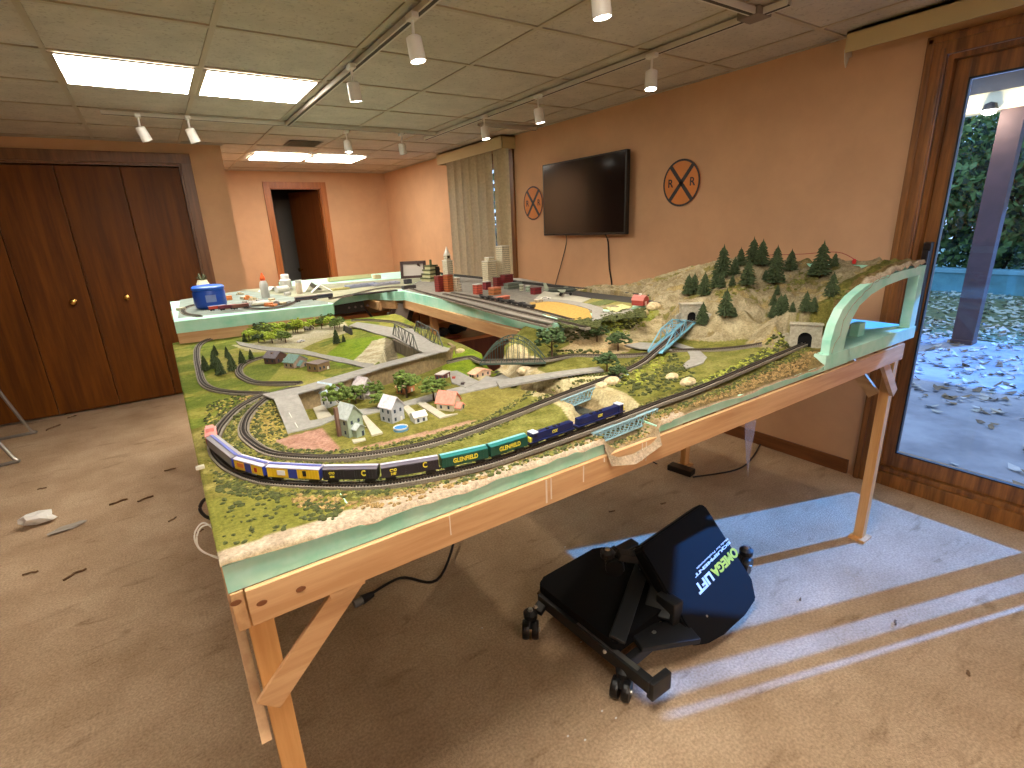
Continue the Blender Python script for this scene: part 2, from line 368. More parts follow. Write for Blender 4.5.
# ---- light panels
m_lp = bpy.data.materials.new('lit_panel'); m_lp.use_nodes = True; bb = m_lp.node_tree.nodes['Principled BSDF']
bb.inputs['Base Color'].default_value = (1,1,1,1); bb.inputs['Emission Color'].default_value = (1,.93,.82,1); bb.inputs['Emission Strength'].default_value = 17
m_white = mat('white_metal', (225,222,215), .4)
LX = [(.385-.61, .385),(.385,.385+.61)]
for nm, y0 in (('over the closet end', gy[9]),('in the far alcove', 6.14+.01)):
    for i in range(2):
        if nm[0] == 'i': x0 = 1.045+.61*i
        else: x0 = LX[i][0]
        y1 = y0+.605
        t = thing('ceiling_light', 'added unseen ceiling fill panel %s, %s of the pair' % (nm, ('left','right')[i]), 'light', (x0+.305,y0+.30,H), 0, 'recessed ceiling light panels')
        k = MB()
        for a in ((-.295,-.29,.295,-.27),(-.295,.27,.295,.29),(-.295,-.27,-.275,.27),(.275,-.27,.295,.27)): k.box((a[0],a[1],-.012),(a[2],a[3],-.0075))
        k.build('frame', m_bar, t)
        MB().box((-.275,-.27,-.0115),(.275,.27,-.0075)).build('diffuser', m_lp, t)
# added unseen panel pairs above and behind the camera, brightening the foreground
for nm, y0 in (('above the camera', gy[4]),('near the back wall', -2.15)):
    for i in range(2):
        t = thing('ceiling_light', 'added unseen ceiling fill panel %s, %s of the pair' % (nm, ('left','right')[i]), 'light', (LX[i][0]+.305,y0+.30,H), 0, 'recessed ceiling light panels')
        MB().box((-.275,-.27,-.0115),(.275,.27,-.0075)).build('diffuser', m_lp, t)
t = thing('air_vent', 'small grey ceiling vent grille near the far light panels', 'vent', (1.38,5.47,H))
k = MB(); k.box((-.15,-.15,-.012),(.15,.15,-.0075)); 
k.build('vent_frame', mat('vent_grey', (120,112,96), .5), t)
k = MB()
for i in range(9): k.box((-.13,-.125+.03*i,-.016),(.13,-.115+.03*i,-.012))
k.build('vent_slats', mat('vent_slat_grey', (100,94,80), .5), t)
# ---- track lights
m_track = mat('white_track', (205,200,188), .35)
m_slot = mat('track_slot', (50,44,36), .6)
def track(name, label, p, q):
    t = thing(name, label, 'lighting track')
    p = Vector(p); q = Vector(q); d = (q-p).normalized(); s = Vector((-d.y,d.x,0))
    k = MB(); 
    for o_ in (-.0135,.0135): k.bar(p+s*o_+Vector((0,0,-.021)), q+s*o_+Vector((0,0,-.021)), .008, .022)
    k.bar(p+Vector((0,0,-.012)), q+Vector((0,0,-.012)), .034, .006); k.build('track_rail', m_track, t)
    MB().bar(p+Vector((0,0,-.0305)), q+Vector((0,0,-.0305)), .016, .004).build('track_slot', m_slot, t)
TX1, TX2, TY = 1.045, 2.32, 4.53
track('lighting_track', 'white ceiling track running away beside the bright light panels', (TX1,1.5,H),(TX1,TY-.02,H))
track('lighting_track', 'white ceiling track running along near the television wall', (TX2,1.35,H),(TX2,TY+.25,H))
track('lighting_track', 'white ceiling track crossing the room in front of the alcove', (-.1,TY,H),(TX2-.02,TY,H))
track('lighting_track', 'short white ceiling track end reaching toward the television wall', (TX2+.12,4.0,H),(3.03,4.0,H))
track('lighting_track', 'white ceiling track crossing at the top edge near the valance', (TX1+.02,1.48,H),(TX2+.02,1.48,H))
m_bulb = bpy.data.materials.new('lit_bulb'); m_bulb.use_nodes = True; bb = m_bulb.node_tree.nodes['Principled BSDF']
bb.inputs['Emission Color'].default_value = (1,.93,.82,1); bb.inputs['Emission Strength'].default_value = 22
m_off = mat('unlit_bulb', (150,140,125), .4)
SX = lambda px,py: onz(px,py,H-.042)
def spot(q, aim, where, lit=True, power=20):
    x, y = q.x, q.y; print('spot', round(x,2), round(y,2))
    t = thing('track_spotlight', 'white cylinder track spotlight %s' % where, 'spotlight', (x,y,H), 0, 'white track spotlights')
    k = MB(); k.box((-.016,-.03,-.052),(.016,.03,-.030),bev=.004); k.build('adapter', m_white, t)
    k = MB(); k.cyl((0,0,-.045),(0,0,-.115),.006,n=10); k.build('stem', m_white, t)
    a = Vector(aim).normalized(); c = Vector((0,0,-.118)); Q = (-a).to_track_quat('Z','Y').to_matrix()
    k = MB(); k.lathe([(.02,.012),(.030,.006),(.032,-.062),(.032,-.078),(.029,-.078),(.029,-.06),(.001,-.059)], c + a*.0, 20, Q); k.build('lamp_shade', m_white, t, smooth=True)
    k = MB(); k.lathe([(.0285,-.074),(.0287,-.068)], c, 20, Q); k.build('bulb', m_bulb if lit else m_off, t)
    if lit:
        L = bpy.data.lights.new('spot', 'SPOT'); L.energy = power; L.spot_size = 1.3; L.spot_blend = .7; L.color = (1,.86,.68); L.shadow_soft_size = .03
        lo = bpy.data.objects.new('spot_lamp', L); C.objects.link(lo); lo.parent = t; lo.location = c + a*.12; lo.rotation_euler = a.to_track_quat('-Z','Y').to_euler()
spot(SX(412,17),(.1,-.1,-1),'nearest the camera on the track beside the light panels')
spot(SX(351,67),(.12,.1,-1),'beside the right end of the light panels')
spot(SX(346,132),(.0,-.1,-1),'left of two over the middle of the far layout')
spot(SX(401,135),(.15,.15,-1),'unlit and turned, just left of the far blinds',False)
spot(SX(484,117),(.05,-.1,-1),'in front of the far blinds valance')
spot(SX(538,97),(.15,-.05,-1),'above the small crossing sign by the television')
spot(SX(652,56),(-.12,-.1,-1),'above the right side of the television')
spot(SX(600,-38),(.12,-.05,-1),'cut off by the top edge of the photo')
spot(SX(137.5,116),(.35,.15,-1),'left of two in front of the closet doors')
spot(SX(187.5,118),(.3,.1,-1),'right of two in front of the closet, seen side on',False)
t = thing('ceiling_track_joiner', 'dark connector at the top right corner of the ceiling track', 'connector', (TX2,1.5,H))
k = MB(); k.box((-.05,-.05,-.035),(.05,.05,-.002),bev=.006); k.build('joiner', mat('grey_joiner', (120,110,100), .5), t)
# ---------------------------------------------------------------- television, signs, cords
m_blk = mat('black_plastic', (18,17,18), .35)
m_scr = mat('tv_screen', (22,18,18), .12)
t = thing('television', 'black flat television mounted on the peach wall between two crossing signs', 'television', (W,3.37,1.66))
k = MB(); k.box((-.085,-.505,-.30),(-.045,.505,.30),bev=.004); k.build('bezel', m_blk, t)
MB().box((-.0865,-.49,-.283),(-.0845,.49,.288)).build('screen', m_scr, t)
k = MB(); k.box((-.045,-.2,-.15),(-.002,.2,.15)); k.build('wall_bracket', mat('dark_bracket', (40,38,38), .5), t)
k = MB(); k.tube(catmull([(W-.05,3.61,1.37),(W-.012,3.64,1.3),(W-.012,3.72,1.1),(W-.014,3.80,.92),(W-.014,3.86,.72)]), .004)
o = k.build('television_cord', m_blk); o.parent = t; o.location = -t.location
k = MB(); k.tube(catmull([(W-.05,3.12,1.37),(W-.012,3.12,1.3),(W-.013,3.10,1.1),(W-.012,3.07,.95),(W-.014,3.11,.85),(W-.014,3.10,.6)]), .006)
o = k.build('power_cord', m_blk); o.parent = t; o.location = -t.location
m_or = mat('sign_orange', (206,122,38), .5, var=.03, vs=8); m_sb = mat('sign_black', (26,16,14), .5)
def rrsign(y, z, label):
    t = thing('crossing_sign', label, 'sign', (W,y,z))
    Mx = Matrix.Rotation(-PI/2,3,'Y')
    k = MB(); k.lathe([(.15,0),(.152,.002),(.152,.006),(.15,.008)], (0,0,0), 48, Mx); k.build('sign_disc', m_or, t)
    k = MB(); n = 48; 
    a = [(math.cos(2*PI*i/n), math.sin(2*PI*i/n)) for i in range(n+1)]
    k.ribbon([Vector((-.0095,.153*c,.153*s_)) for c,s_ in a], [Vector((-.0095,.139*c,.139*s_)) for c,s_ in a], 0) if False else None
    for i in range(n):
        (c0,s0),(c1,s1) = a[i],a[i+1]
        k.quad((-.0092,.1525*c0,.1525*s0),(-.0092,.1525*c1,.1525*s1),(-.0092,.139*c1,.139*s1),(-.0092,.139*c0,.139*s0))
    k.build('rim_ring', m_sb, t)
    k = MB()
    for ang in (.88,-.88):
        d = Vector((0,math.cos(ang),math.sin(ang))); k.bar(d*-.139+Vector((-.0092,0,0)), d*.139+Vector((-.0092,0,0)), .001, .026, up=Vector((0,-math.sin(ang),math.cos(ang))))
    k.build('cross_bars', m_sb, t)
    for s_ in (-1,1):
        # text plane: facing -x, reading direction -y
        M = Matrix(((0,0,-1,-.0090),(-1,0,0,-s_*.09),(0,1,0,0),(0,0,0,1)))
        text_obj('letter_r','R',.075,m_sb,t,M,.0006,bold=.0012)
rrsign(2.43,1.69,'round orange railroad crossing sign with R R, right of the television')
rrsign(4.13,1.655,'round orange railroad crossing sign with R R, left of the television')

# ---------------------------------------------------------------- outdoors
PX = onz(963,343,-.1)
m_patio = mat('blue_grey_patio', (120,122,134), .55, col2=(160,162,172), vs=2.5, bump=.3, bs=8, dist=.01)
struct(MB().box((W+T,-3,-.25),(PX.x+.25,5.0,-.10)).build('ground_patio', m_patio))
m_gr = mat('dull_green_lawn', (70,86,52), .9, col2=(112,122,84), vs=9, bump=.8, bs=30, dist=.03)  # dull green lawn colour, mottled at random
struct(MB().box((PX.x+.25,-4,-.3),(30,18,-.12)).build('ground_lawn', m_gr))
def leafcard(b, c, r, rn, flat=False):
    n = Vector((rn.gauss(0,1),rn.gauss(0,1),rn.gauss(0,1)))
    if flat: n = Vector((rn.gauss(0,.25),rn.gauss(0,.25),1))
    n.normalize(); u = n.orthogonal().normalized(); u = Matrix.Rotation(rn.random()*6.28,3,n) @ u; v = n.cross(u)
    c = Vector(c); cu = n*r*.25
    b.bm.faces.new([b.bm.verts.new(p) for p in (c-u*r+cu, c-u*r*.2-v*r*.55, c+u*r*.5-v*r*.4, c+u*r+cu, c+u*r*.5+v*r*.4, c-u*r*.2+v*r*.55)])
lf = []
rn = random.Random(3)
lc = [(176,170,160),(128,104,74),(200,178,98),(112,92,72),(198,196,196)]  # one leaf colour per scatter, all spread over the patio
mats = [mat('fallen_leaf_%d' % i, c, .6) for i, c in enumerate(lc)]
for i, m in enumerate(mats):
    k = MB()
    for j in range((700,620,40,420,420)[i]):
        x = W+.2+rn.random()**1.2*6.0; y = rn.uniform(-.5,3.9)
        if math.sin(x*2.1+y*1.7)+math.sin(y*3.1-x*1.3)+rn.gauss(0,.7) < .1 and x < 6: continue
        leafcard(k, (x,y,-.088), rn.uniform(.025,.06), rn, True)
    o = k.build('fallen_leaves', m, flip=False)
    tag(o, ['pale grey fallen leaves scattered on the patio','brown fallen leaves scattered on the patio','few yellow fallen leaves on the patio','dark fallen leaves scattered on the patio','whitish fallen leaves on the patio'][i], 'leaves', 'fallen leaves on the patio', 'stuff')
k = MB()
for j in range(3400): leafcard(k, (rn.uniform(PX.x+.1,14.5), rn.uniform(-1,8), -.108), rn.uniform(.03,.07), rn, True)
tag(k.build('lawn_leaves', mat('pale_lawn_leaves', (168,176,160), .7), flip=False), 'pale fallen leaves covering the lawn beyond the patio', 'leaves', None, 'stuff')
m_post = mat('post_brown', (74,54,56), .7, var=.1, vs=6)
t = bpy.data.objects.new('sun_block_eave', None); C.objects.link(t); t.location = (W+T,0,2.32); t['kind'] = 'structure'  # added unseen eave that cuts off stray sun streaks on the carpet
MB().box((.002,-1.6,0),(.76,4.2,.04)).build('soffit', mat('sun_block_white',(214,210,200),.7), t); MB().box((.76,-1.6,-.0),(.79,4.2,.16)).build('sun_block_fascia', mat('sun_block_brown',(84,60,46),.7), t)
t = thing('porch_post', 'dark brown square porch post standing at the patio edge', 'post', PX)
MB().box((-.07,-.10,0),(.07,.10,2.52)).build('post_shaft', m_post, t)
MB().box((-.09,-.105,0),(.09,.105,.05),bev=.01).build('post_base', m_post, t)
t = thing('porch_beam', 'cream porch beam and soffit carried on the brown post', 'beam', (PX.x,0,.10))
MB().box((-.12,-4,2.32),(.12,PX.y+.55,2.52)).build('beam_face', mat('cream_beam', (240,226,186), .6), t)
MB().box((-.16,-4,2.5),(-.13,PX.y+.6,2.72)).build('beam_drip_edge', mat('dark_drip', (60,62,68), .6), t)
# rafters and pale roof panel running from the beam
t = thing('porch_roof', 'blue grey translucent porch roof panels on dark rafters', 'roof', (PX.x-.1,0,.10))
k = MB()
for y in (-3.4,-2.2,-1.0,.2,1.4,2.1): k.bar((0,y,2.58),(3.0,y,3.5),.05,.12)
k.build('rafters', mat('dark_rafter', (44,48,56), .7), t)
MB().bar((-.3,-.95,2.62),(3.1,-.95,3.62),6.4,.015).build('roof_panel', mat('blue_grey_panel', (150,160,190), .4, var=.1, vs=2), t)
t = thing('porch_lamp', 'small dark porch lamp with glowing bottom under the cream beam', 'lamp', (PX.x-.1,onx(993,108,PX.x-.1).y,2.42))
k = MB(); k.cyl((-.09,0,.06),(-.09,0,.0),.05,.07); k.ico((-.09,0,.03),.055,1,jit=.3); k.build('lamp_body', m_blk, t)
k = MB(); k.lathe([(.02,-.05),(.055,-.035),(.06,-.01)], (-.09,0,.0), 14); k.build('lamp_bulb', m_bulb, t)
L = bpy.data.lights.new('lamp','POINT'); L.energy = 14; L.color = (1,.85,.62); L.shadow_soft_size = .05; lo = bpy.data.objects.new('lamp_glow', L); C.objects.link(lo); lo.parent = t; lo.location = (-.22,0,-.08)
def shrub(name, label, c, r, n, cols, seed, lr=.08, trunk=True, cat='shrub', grp=None):
    rn = random.Random(seed); t = thing(name, label, cat, c, 0, grp)
    for ci, (nm, col) in enumerate(cols):
        k = MB()
        for i in range(n//len(cols)):
            # points in lumpy clusters
            a = rn.random()*6.28; u = rn.uniform(-1,1); rr = rn.random()**.35
            p = Vector((math.sqrt(1-u*u)*math.cos(a)*r[0]*rr, math.sqrt(1-u*u)*math.sin(a)*r[1]*rr, r[2]+u*r[2]*rr))
            p *= 1+.12*math.sin(7*a+5*u)
            leafcard(k, p, lr*rn.uniform(.6,1.3), rn)
        k.build('foliage', mat(nm, col, .6), t, flip=False)
    if trunk:
        k = MB()
        for i in range(4): k.tube(catmull([(rn.uniform(-.1,.1),rn.uniform(-.1,.1),0),(rn.uniform(-.2,.2)*r[0],rn.uniform(-.2,.2)*r[1],r[2]*.8),(rn.uniform(-.6,.6)*r[0],rn.uniform(-.6,.6)*r[1],r[2]*1.6)],4), .03)
        k.build('trunk', mat('outdoor_bark', (70,56,46), .9), t)
GR = [('leaf_green',(92,122,66)),('leaf_teal',(76,120,96)),('leaf_light',(166,178,104))]
GD = [('leaf_green',(92,122,66)),('leaf_dark',(44,66,50))]
GY = [('leaf_light',(166,178,104)),('leaf_yellow',(206,204,84)),('leaf_green',(92,122,66))]
shrub('garden_shrub','bluish green shrub nearest the glass door frame',(14.0,5.6,-.15),(2.0,1.5,1.9),8200,GR,1)
shrub('garden_shrub','dark green bushy shrub behind the brown porch post',(14.6,3.4,-.15),(1.9,1.7,1.8),8200,GD+GR[:1],2)
shrub('garden_shrub','yellow tinged shrub at the right edge of the glass',(14.2,1.2,-.15),(1.9,1.6,2.0),7200,GY,3)
shrub('garden_tree','tall leafy green tree filling the top of the glass door',(18.0,7.4,-.15),(2.6,3.6,4.0),10500,GR,4,.09,True,'tree')
shrub('garden_tree','tall yellow green tree behind the right side of the glass',(18.4,3.0,-.15),(2.6,3.0,4.2),9500,GY,5,.09,True,'tree')
shrub('garden_tree','dark tree standing farthest left beyond the lawn',(15.6,9.4,-.15),(2.0,2.2,2.9),8200,GD,6,.09,True,'tree')
shrub('garden_tree','dark leafy shrub outside the far window behind the blinds',(5.6,8.8,-.15),(1.1,1.1,1.7),2600,GD,9,.07,True,'tree')
t = thing('garden_border', 'low teal painted garden border beyond the leafy lawn', 'border', (onz(955,292,-.12).x,0,-.12))
MB().box((0,-2,0),(.25,7.2,.36)).build('border_body', mat('teal_wall', (84,138,150), .6, var=.1, vs=3), t)
MB().box((-.03,-2.03,.36),(.28,7.23,.44),bev=.01).build('border_cap', mat('teal_wall_cap', (110,160,175), .6), t)

# ---------------------------------------------------------------- floor things
t = thing('power_adapter', 'black power adapter brick lying on the carpet behind the wheeled creeper', 'power adapter', onz(681,472,0), math.atan2(onz(703,479,0).y-onz(657,464,0).y, onz(703,479,0).x-onz(657,464,0).x))
MB().box((-.075,-.032,0),(.075,.032,.036),bev=.006).build('adapter_body', m_blk, t)
a = onz(693,477,.012); b_ = onz(657,464,.012)
k = MB(); k.tube(catmull([a, onz(735,470,.008), onz(752,458,.01), ony(765,435,1.72), ony(776,412,1.68), ony(782,396,1.6)]), .005)
tag(k.build('adapter_cord', m_blk), 'black cord rising from the power adapter to the table', 'cord')
k = MB(); k.tube(catmull([b_, onz(640,455,.01), onz(625,450,.01), (2.2,2.3,.01)]), .004)
tag(k.build('mains_cord', m_blk), 'black cord running back from the power adapter under the table', 'cord')
p0 = onz(362,600,.02); 
k = MB(); k.tube(catmull([p0, onz(400,578,.012), (.75,1.75,.02), (1.0,2.0,.2), (1.05,2.1,.6)]), .006)
cd = k.build('extension_cord', m_blk); tag(cd, 'black extension cord with grey plug lying under the left half of the table', 'cord')
k = MB(); d0 = (onz(380,590,.02)-p0).normalized(); k.cyl(p0-d0*.035, p0, .016, .016); k.build('plug', mat('grey_plug', (120,118,116), .5), cd)
k = MB(); k.cyl(p0, p0+d0*.05, .02, .012); k.build('plug_grip', m_blk, cd)
# plastic sheet hanging under table
t = thing('plastic_sheet', 'narrow translucent plastic strip hanging under the table', 'plastic sheet')
a = onz(748,480,.0); k = MB()
L = []; R = []
for i in range(8):
    f_ = i/7; x = a.x+.02-.12*f_; z = .01+.9*f_; w = .02+.05*f_
    L.append(Vector((x-w,a.y+.05*math.sin(5*f_)*.3,z))); R.append(Vector((x+w*.6,a.y+.02*math.cos(6*f_),z)))
for i in range(7): k.quad(L[i],R[i],R[i+1],L[i+1])
m_film = mat('clear_film', (215,205,215), .2); m_film.node_tree.nodes['Principled BSDF'].inputs['Alpha'].default_value = .35
o = k.build('film', m_film, t); sm = o.modifiers.new('s','SOLIDIFY'); sm.thickness = .001
# crumpled paper and debris
m_pap = mat('white_paper', (225,222,216), .8)
def crumple(px, py, sx, sy, sz, label, m=m_pap, name='crumpled_paper', cat='paper', seed=1, rz=0):
    rn2 = random.Random(seed); c = onz(px,py,0)
    k = MB(); k.ico((0,0,sz*.5), 1, 2, (sx,sy,sz*.5), .75, rn2); o = k.build(name, m); o.location = (c.x,c.y,.001+sz*.06); o.rotation_euler.z = rz
    tag(o, label, cat); return o
crumple(38,524,.075,.045,.06,'crumpled white paper tissue on the carpet, largest of the litter',seed=2)
crumple(68,529,.07,.03,.014,'flattened grey wrapper beside the crumpled white tissue',mat('grey_wrapper',(158,148,136),.6),'wrapper','wrapper',3,.3)
crumple(47,402,.035,.02,.02,'small white paper scrap on the carpet nearer the closet doors',seed=4,rz=.4)
crumple(9,412,.05,.02,.02,'pale paper scrap by the folding chair leg',seed=5)
m_bark = mat('wood_scrap', (116,88,60), .9, var=.2, vs=30)
twig = [(70,353+60,.04),(42,489,.02),(62,399,.05),(52,428,.06),(145,499,.04),(118,502,.05),(173,520,.025),(75,574,.04),(30,574,.03),(200,532,.02),(545,588,.05),(612,512,.018),(663,504,.015),(587,488,.02),(895,623,.014),(968,674,.012),(800,600,.008),(110,398,.02),(72,384+33,.03),(170,470,.03)]
for i, (px, py, l) in enumerate(twig):
    rn2 = random.Random(i+20); c = onz(px,py,.004); a = rn2.uniform(-.3,.9)
    k = MB(); P = [Vector((math.cos(a)*l*f_, math.sin(a)*l*f_, 0))+Vector((rn2.gauss(0,.1)*l,rn2.gauss(0,.12)*l,.002+rn2.random()*.004)) for f_ in (-1,-.4,.1,.6,1)]
    k.tube(catmull(P,3), .003+l*.06, 5); o = k.build('wood_scrap', m_bark); o.location = c
    near = ['below the closet doors','left of the paper tissue','beside the white scrap','in the open carpet left of the table','near the white wire loop','between tissue and table','by the left table edge','below the tissue','at the lower left carpet','under the white wire loop','left of the wheeled creeper','behind the creeper, larger of two','behind the creeper, smaller of two','under the table rail near the creeper','in the sunlit strip right of the creeper','at the lower right carpet','between the sun stripes','under the closet door bottom','just in front of the closet','left of the train table edge'][i]
    tag(o, 'thin brown wood scrap %s' % near, 'debris')
# white specks near creeper
spk = [(581,642),(602,711),(616,718),(585,740),(568,736),(482,628),(565,547),(628,565)]
for i, (px, py) in enumerate(spk):
    c = onz(px,py,.003); o = MB().ico((0,0,0), .004, 1, (1.2,.8,.6), .3).build('plaster_crumb', m_pap); o.location = c
    tag(o, 'tiny white plaster crumb on the carpet near the wheeled creeper', 'crumb', 'plaster crumbs on the carpet')
# ---- folding chair leg at the left
m_chr = mat('grey_steel', (150,146,140), .3, .8)
t = thing('folding_chair', 'grey metal folding chair cut off by the left edge of the photo', 'chair', (-1.3,5.0,0))
def rel(p, o_=Vector((-1.3,5.0,0))): return Vector(p)-o_
A = onz(35,432,.014); Bp = onz(18,461,.014)
for nm, P in (('rear_leg',[(-1.25,A.y+.05,.52),(-1.22,A.y+.03,.40),(A.x-.03,A.y,.06),(A.x,A.y,.018),(A.x-.06,A.y-.01,.014),(-1.75,A.y-.03,.014),(-1.82,A.y-.03,.05),(-1.8,A.y,.5)]),
              ('front_leg',[(-1.33,Bp.y+.2,.62),(-1.28,Bp.y+.14,.45),(Bp.x-.03,Bp.y+.02,.06),(Bp.x,Bp.y,.018),(Bp.x-.06,Bp.y-.01,.014),(-1.72,Bp.y-.05,.014),(-1.78,Bp.y-.05,.05),(-1.8,Bp.y+.1,.5)])):
    MB().tube(catmull([rel(p) for p in P],5), .0125).build(nm, m_chr, t)
MB().box(rel((-1.85,4.75,.50)),rel((-1.18,5.42,.535)),bev=.012).build('seat', mat('pale_seat', (168,160,148), .5), t)
MB().box(rel((-1.8,5.35,.75)),rel((-1.3,5.38,1.0)),bev=.01).build('backrest', mat('pale_seat', (168,160,148), .5), t)
for x in (-1.8,-1.31): MB().tube([rel((x,5.2,.52)),rel((x,5.36,.98))], .011).build('back_frame', m_chr, t)
# white box with black face between the legs
t = thing('storage_box', 'white edged dark box behind the folding chair legs', 'box', (-1.75,5.45,0))
MB().box((-.3,-.14,0),(.3,.14,.28),bev=.01).build('box_shell', mat('box_white', (190,186,178), .6), t)
MB().box((-.27,-.145,.04),(.27,-.139,.25)).build('box_face', m_blk, t)

# ---------------------------------------------------------------- wheeled creeper
t = thing('creeper_seat', 'black folding mechanic creeper on casters standing in the sunlight', 'creeper')
m_vin = mat('black_vinyl', (17,17,19), .62, bump=.15, bs=200, dist=.001)
m_vin.node_tree.nodes['Principled BSDF'].inputs['Specular IOR Level'].default_value = .12
m_fr = mat('black_frame', (22,21,22), .5, .0)
m_bolt = mat('steel_bolt', (190,188,182), .3, .9)
def rrect(x0,y0,x1,y1,r,n=6):
    P = []
    for cx,cy,a0 in ((x1-r[0],y1-r[0],0),(x0+r[1],y1-r[1],1),(x0+r[2],y0+r[2],2),(x1-r[3],y0+r[3],3)):
        rr_ = r[[0,1,2,3][a0]]
        for i in range(n+1):
            a = PI/2*(a0+i/n); P.append((cx+rr_*math.cos(a), cy+rr_*math.sin(a)))
    return P
# tilted pad: local x = world x, local y up the pad
q0 = Vector((1.262,.812,.055)); q1 = Vector((1.268,1.062,.327)); ax = Vector((.997,.06,.04)).normalized()
ay = (q1-q0); Lp = ay.length; ay.normalize(); nz_ = ax.cross(ay).normalized(); ay = nz_.cross(ax)
PM = Matrix(((ax.x,ay.x,nz_.x,q0.x),(ax.y,ay.y,nz_.y,q0.y),(ax.z,ay.z,nz_.z,q0.z),(0,0,0,1)))
wp = .405
poly = [(wp-.015,Lp+.02),(.012,Lp+.015),(0,Lp),(0,.05),(.015,.015),(.05,0),(.13,-.012),(wp-.13,-.015),(wp-.04,.0),(wp,.06),(wp,Lp)]
k = MB(); k.prism(poly, -.055, -.002, PM); bmesh.ops.bevel(k.bm, geom=[e for e in k.bm.edges], offset=.006, segments=2, affect='EDGES')
pad = k.build('upper_pad', m_vin, t); pad['label'] = 'tilted black pad with yellow and white lettering'
k = MB(); k.prism([(x*.97+.006,y*.97+.005) for x,y in poly], -.075, -.05, PM); k.build('pad_board', m_fr, t)
m_yel = mat('logo_yellow', (208,208,40), .5); m_wht = mat('logo_white', (228,228,228), .5)
# lettering: baseline runs down the pad, near its right half
def onpad(u, v, ang): return PM @ Matrix.Translation((u,v,.0003)) @ Matrix.Rotation(ang,4,'Z')
def padpix(px, py):
    d = Vector(ray(px,py)); o_ = Vector((0,0,EYE)); s_ = (q0-o_).dot(nz_)/d.dot(nz_); return PM.inverted() @ (o_+d*s_)
a = padpix(737,552); c = padpix(698,592); dirv = (c-a); ang = math.atan2(dirv.y, dirv.x); Lw = dirv.length
def padtext(s, px, py, size, m, align='LEFT', bold=0):
    p = padpix(px,py); o = text_obj('lettering', s, size, m, pad, onpad(p.x,p.y,ang), .0004, align, bold); return o
o = padtext('OMEGA', 736, 550, .046, m_yel, 'LEFT', .0022); 
w1 = o.dimensions
def fit(o, target, p):   # scale lettering along its own run so it fills the measured length
    xs_ = [ (PM.inverted() @ v.co) for v in o.data.vertices]
    dv = Vector((math.cos(ang), math.sin(ang), 0)); run = [x.dot(dv) for x in xs_]; r0 = min(run); k_ = target/(max(run)-r0)
    for v, x in zip(o.data.vertices, xs_): v.co = PM @ (x + dv*((x.dot(dv)-r0)*(k_-1)))
fit(o, Lw*.62, a)
p = padpix(736,550)+Vector((math.cos(ang),math.sin(ang),0))*Lw*.64
o2 = text_obj('lettering', 'LIFT', .046, m_wht, pad, onpad(p.x,p.y,ang), .0004, 'LEFT', .0022); fit(o2, Lw*.36, p)
vv = Vector((math.sin(ang),-math.cos(ang),0))
p = padpix(736,550)+vv*.037+Vector((math.cos(ang),math.sin(ang),0))*.002
o3 = text_obj('lettering', 'EQUIPMENT', .013, m_wht, pad, onpad(p.x,p.y,ang), .0004, 'LEFT', .0006); fit(o3, Lw*.9, p)
p = padpix(736,550)+vv*.051
o4 = text_obj('lettering', 'Made for Professionals', .009, m_wht, pad, onpad(p.x,p.y,ang), .0004, 'LEFT', .0002); fit(o4, Lw*.8, p)
k = MB(); c = padpix(707,616); k.lathe([(.004,0),(.004,.002)], PM @ Vector((c.x,c.y,-.001)), 10, PM.to_3x3()); k.build('rivet', m_bolt, t)
# flat pad on the left
k = MB(); FM = Matrix.Translation((.975,.93,.115)) @ Matrix.Rotation(.06,4,'Z')
k.prism(rrect(0,0,.385,.40,(.07,.04,.02,.02)), 0, .045, FM); bmesh.ops.bevel(k.bm, geom=[e for e in k.bm.edges], offset=.007, segments=2, affect='EDGES')
k.build('lower_pad', m_vin, t)
k = MB()
k.bar((.952,1.30,.105),(.985,.79,.105),.03,.045,bev=.004)             # front cross tube
k.bar((.965,1.30,.095),(1.40,1.345,.095),.028,.04,bev=.004)
k.bar((1.0,.90,.095),(1.40,.93,.095),.028,.04,bev=.004)
k.bar((1.39,1.345,.095),(1.39,.93,.095),.028,.04,bev=.004)
k.box((.975,.775,.06),(1.06,.80,.125),bev=.004)
k.build('base_frame', m_fr, t)
k = MB(); k.bar((.965,1.10,.1275),(.985,.84,.1275),.018,.003); k.build('slide_plate', mat('grey_slide', (120,118,116), .3, .7), t)
# diagonal strut with bolts
k = MB(); s0 = onz(641,570,.20); s1 = onz(617,640,.165); k.bar(s0+(s0-s1).normalized()*.02, s1, .055,.012,up=(0,-.3,1),bev=.004); k.build('strut', m_fr, t)
k = MB(); k.bar((1.19,.95,.14),(1.33,1.02,.22),.09,.02,bev=.004); k.bar((1.06,.93,.13),(1.27,.86,.10),.10,.02,bev=.004); k.build('hinge_arm', m_fr, t)
MB().box((1.22,.90,.10),(1.27,.98,.2),bev=.006).build('hinge_bracket', m_fr, t); MB().box((1.30,1.12,.10),(1.36,1.20,.22),bev=.006).build('hinge_bracket', m_fr, t)
for p, r in ((s0+Vector((0,-.005,.006)),.009),(onz(653,634,.12),.013),(onz(643,648,.11),.009),(onz(605,653,.132),.006),(onz(536,608,.10),.008)):
    k = MB(); k.lathe([(r,0),(r,.006),(r*.6,.01)], p, 12, Matrix.Rotation(-.5,3,'X')); k.build('bolt', m_bolt, t)
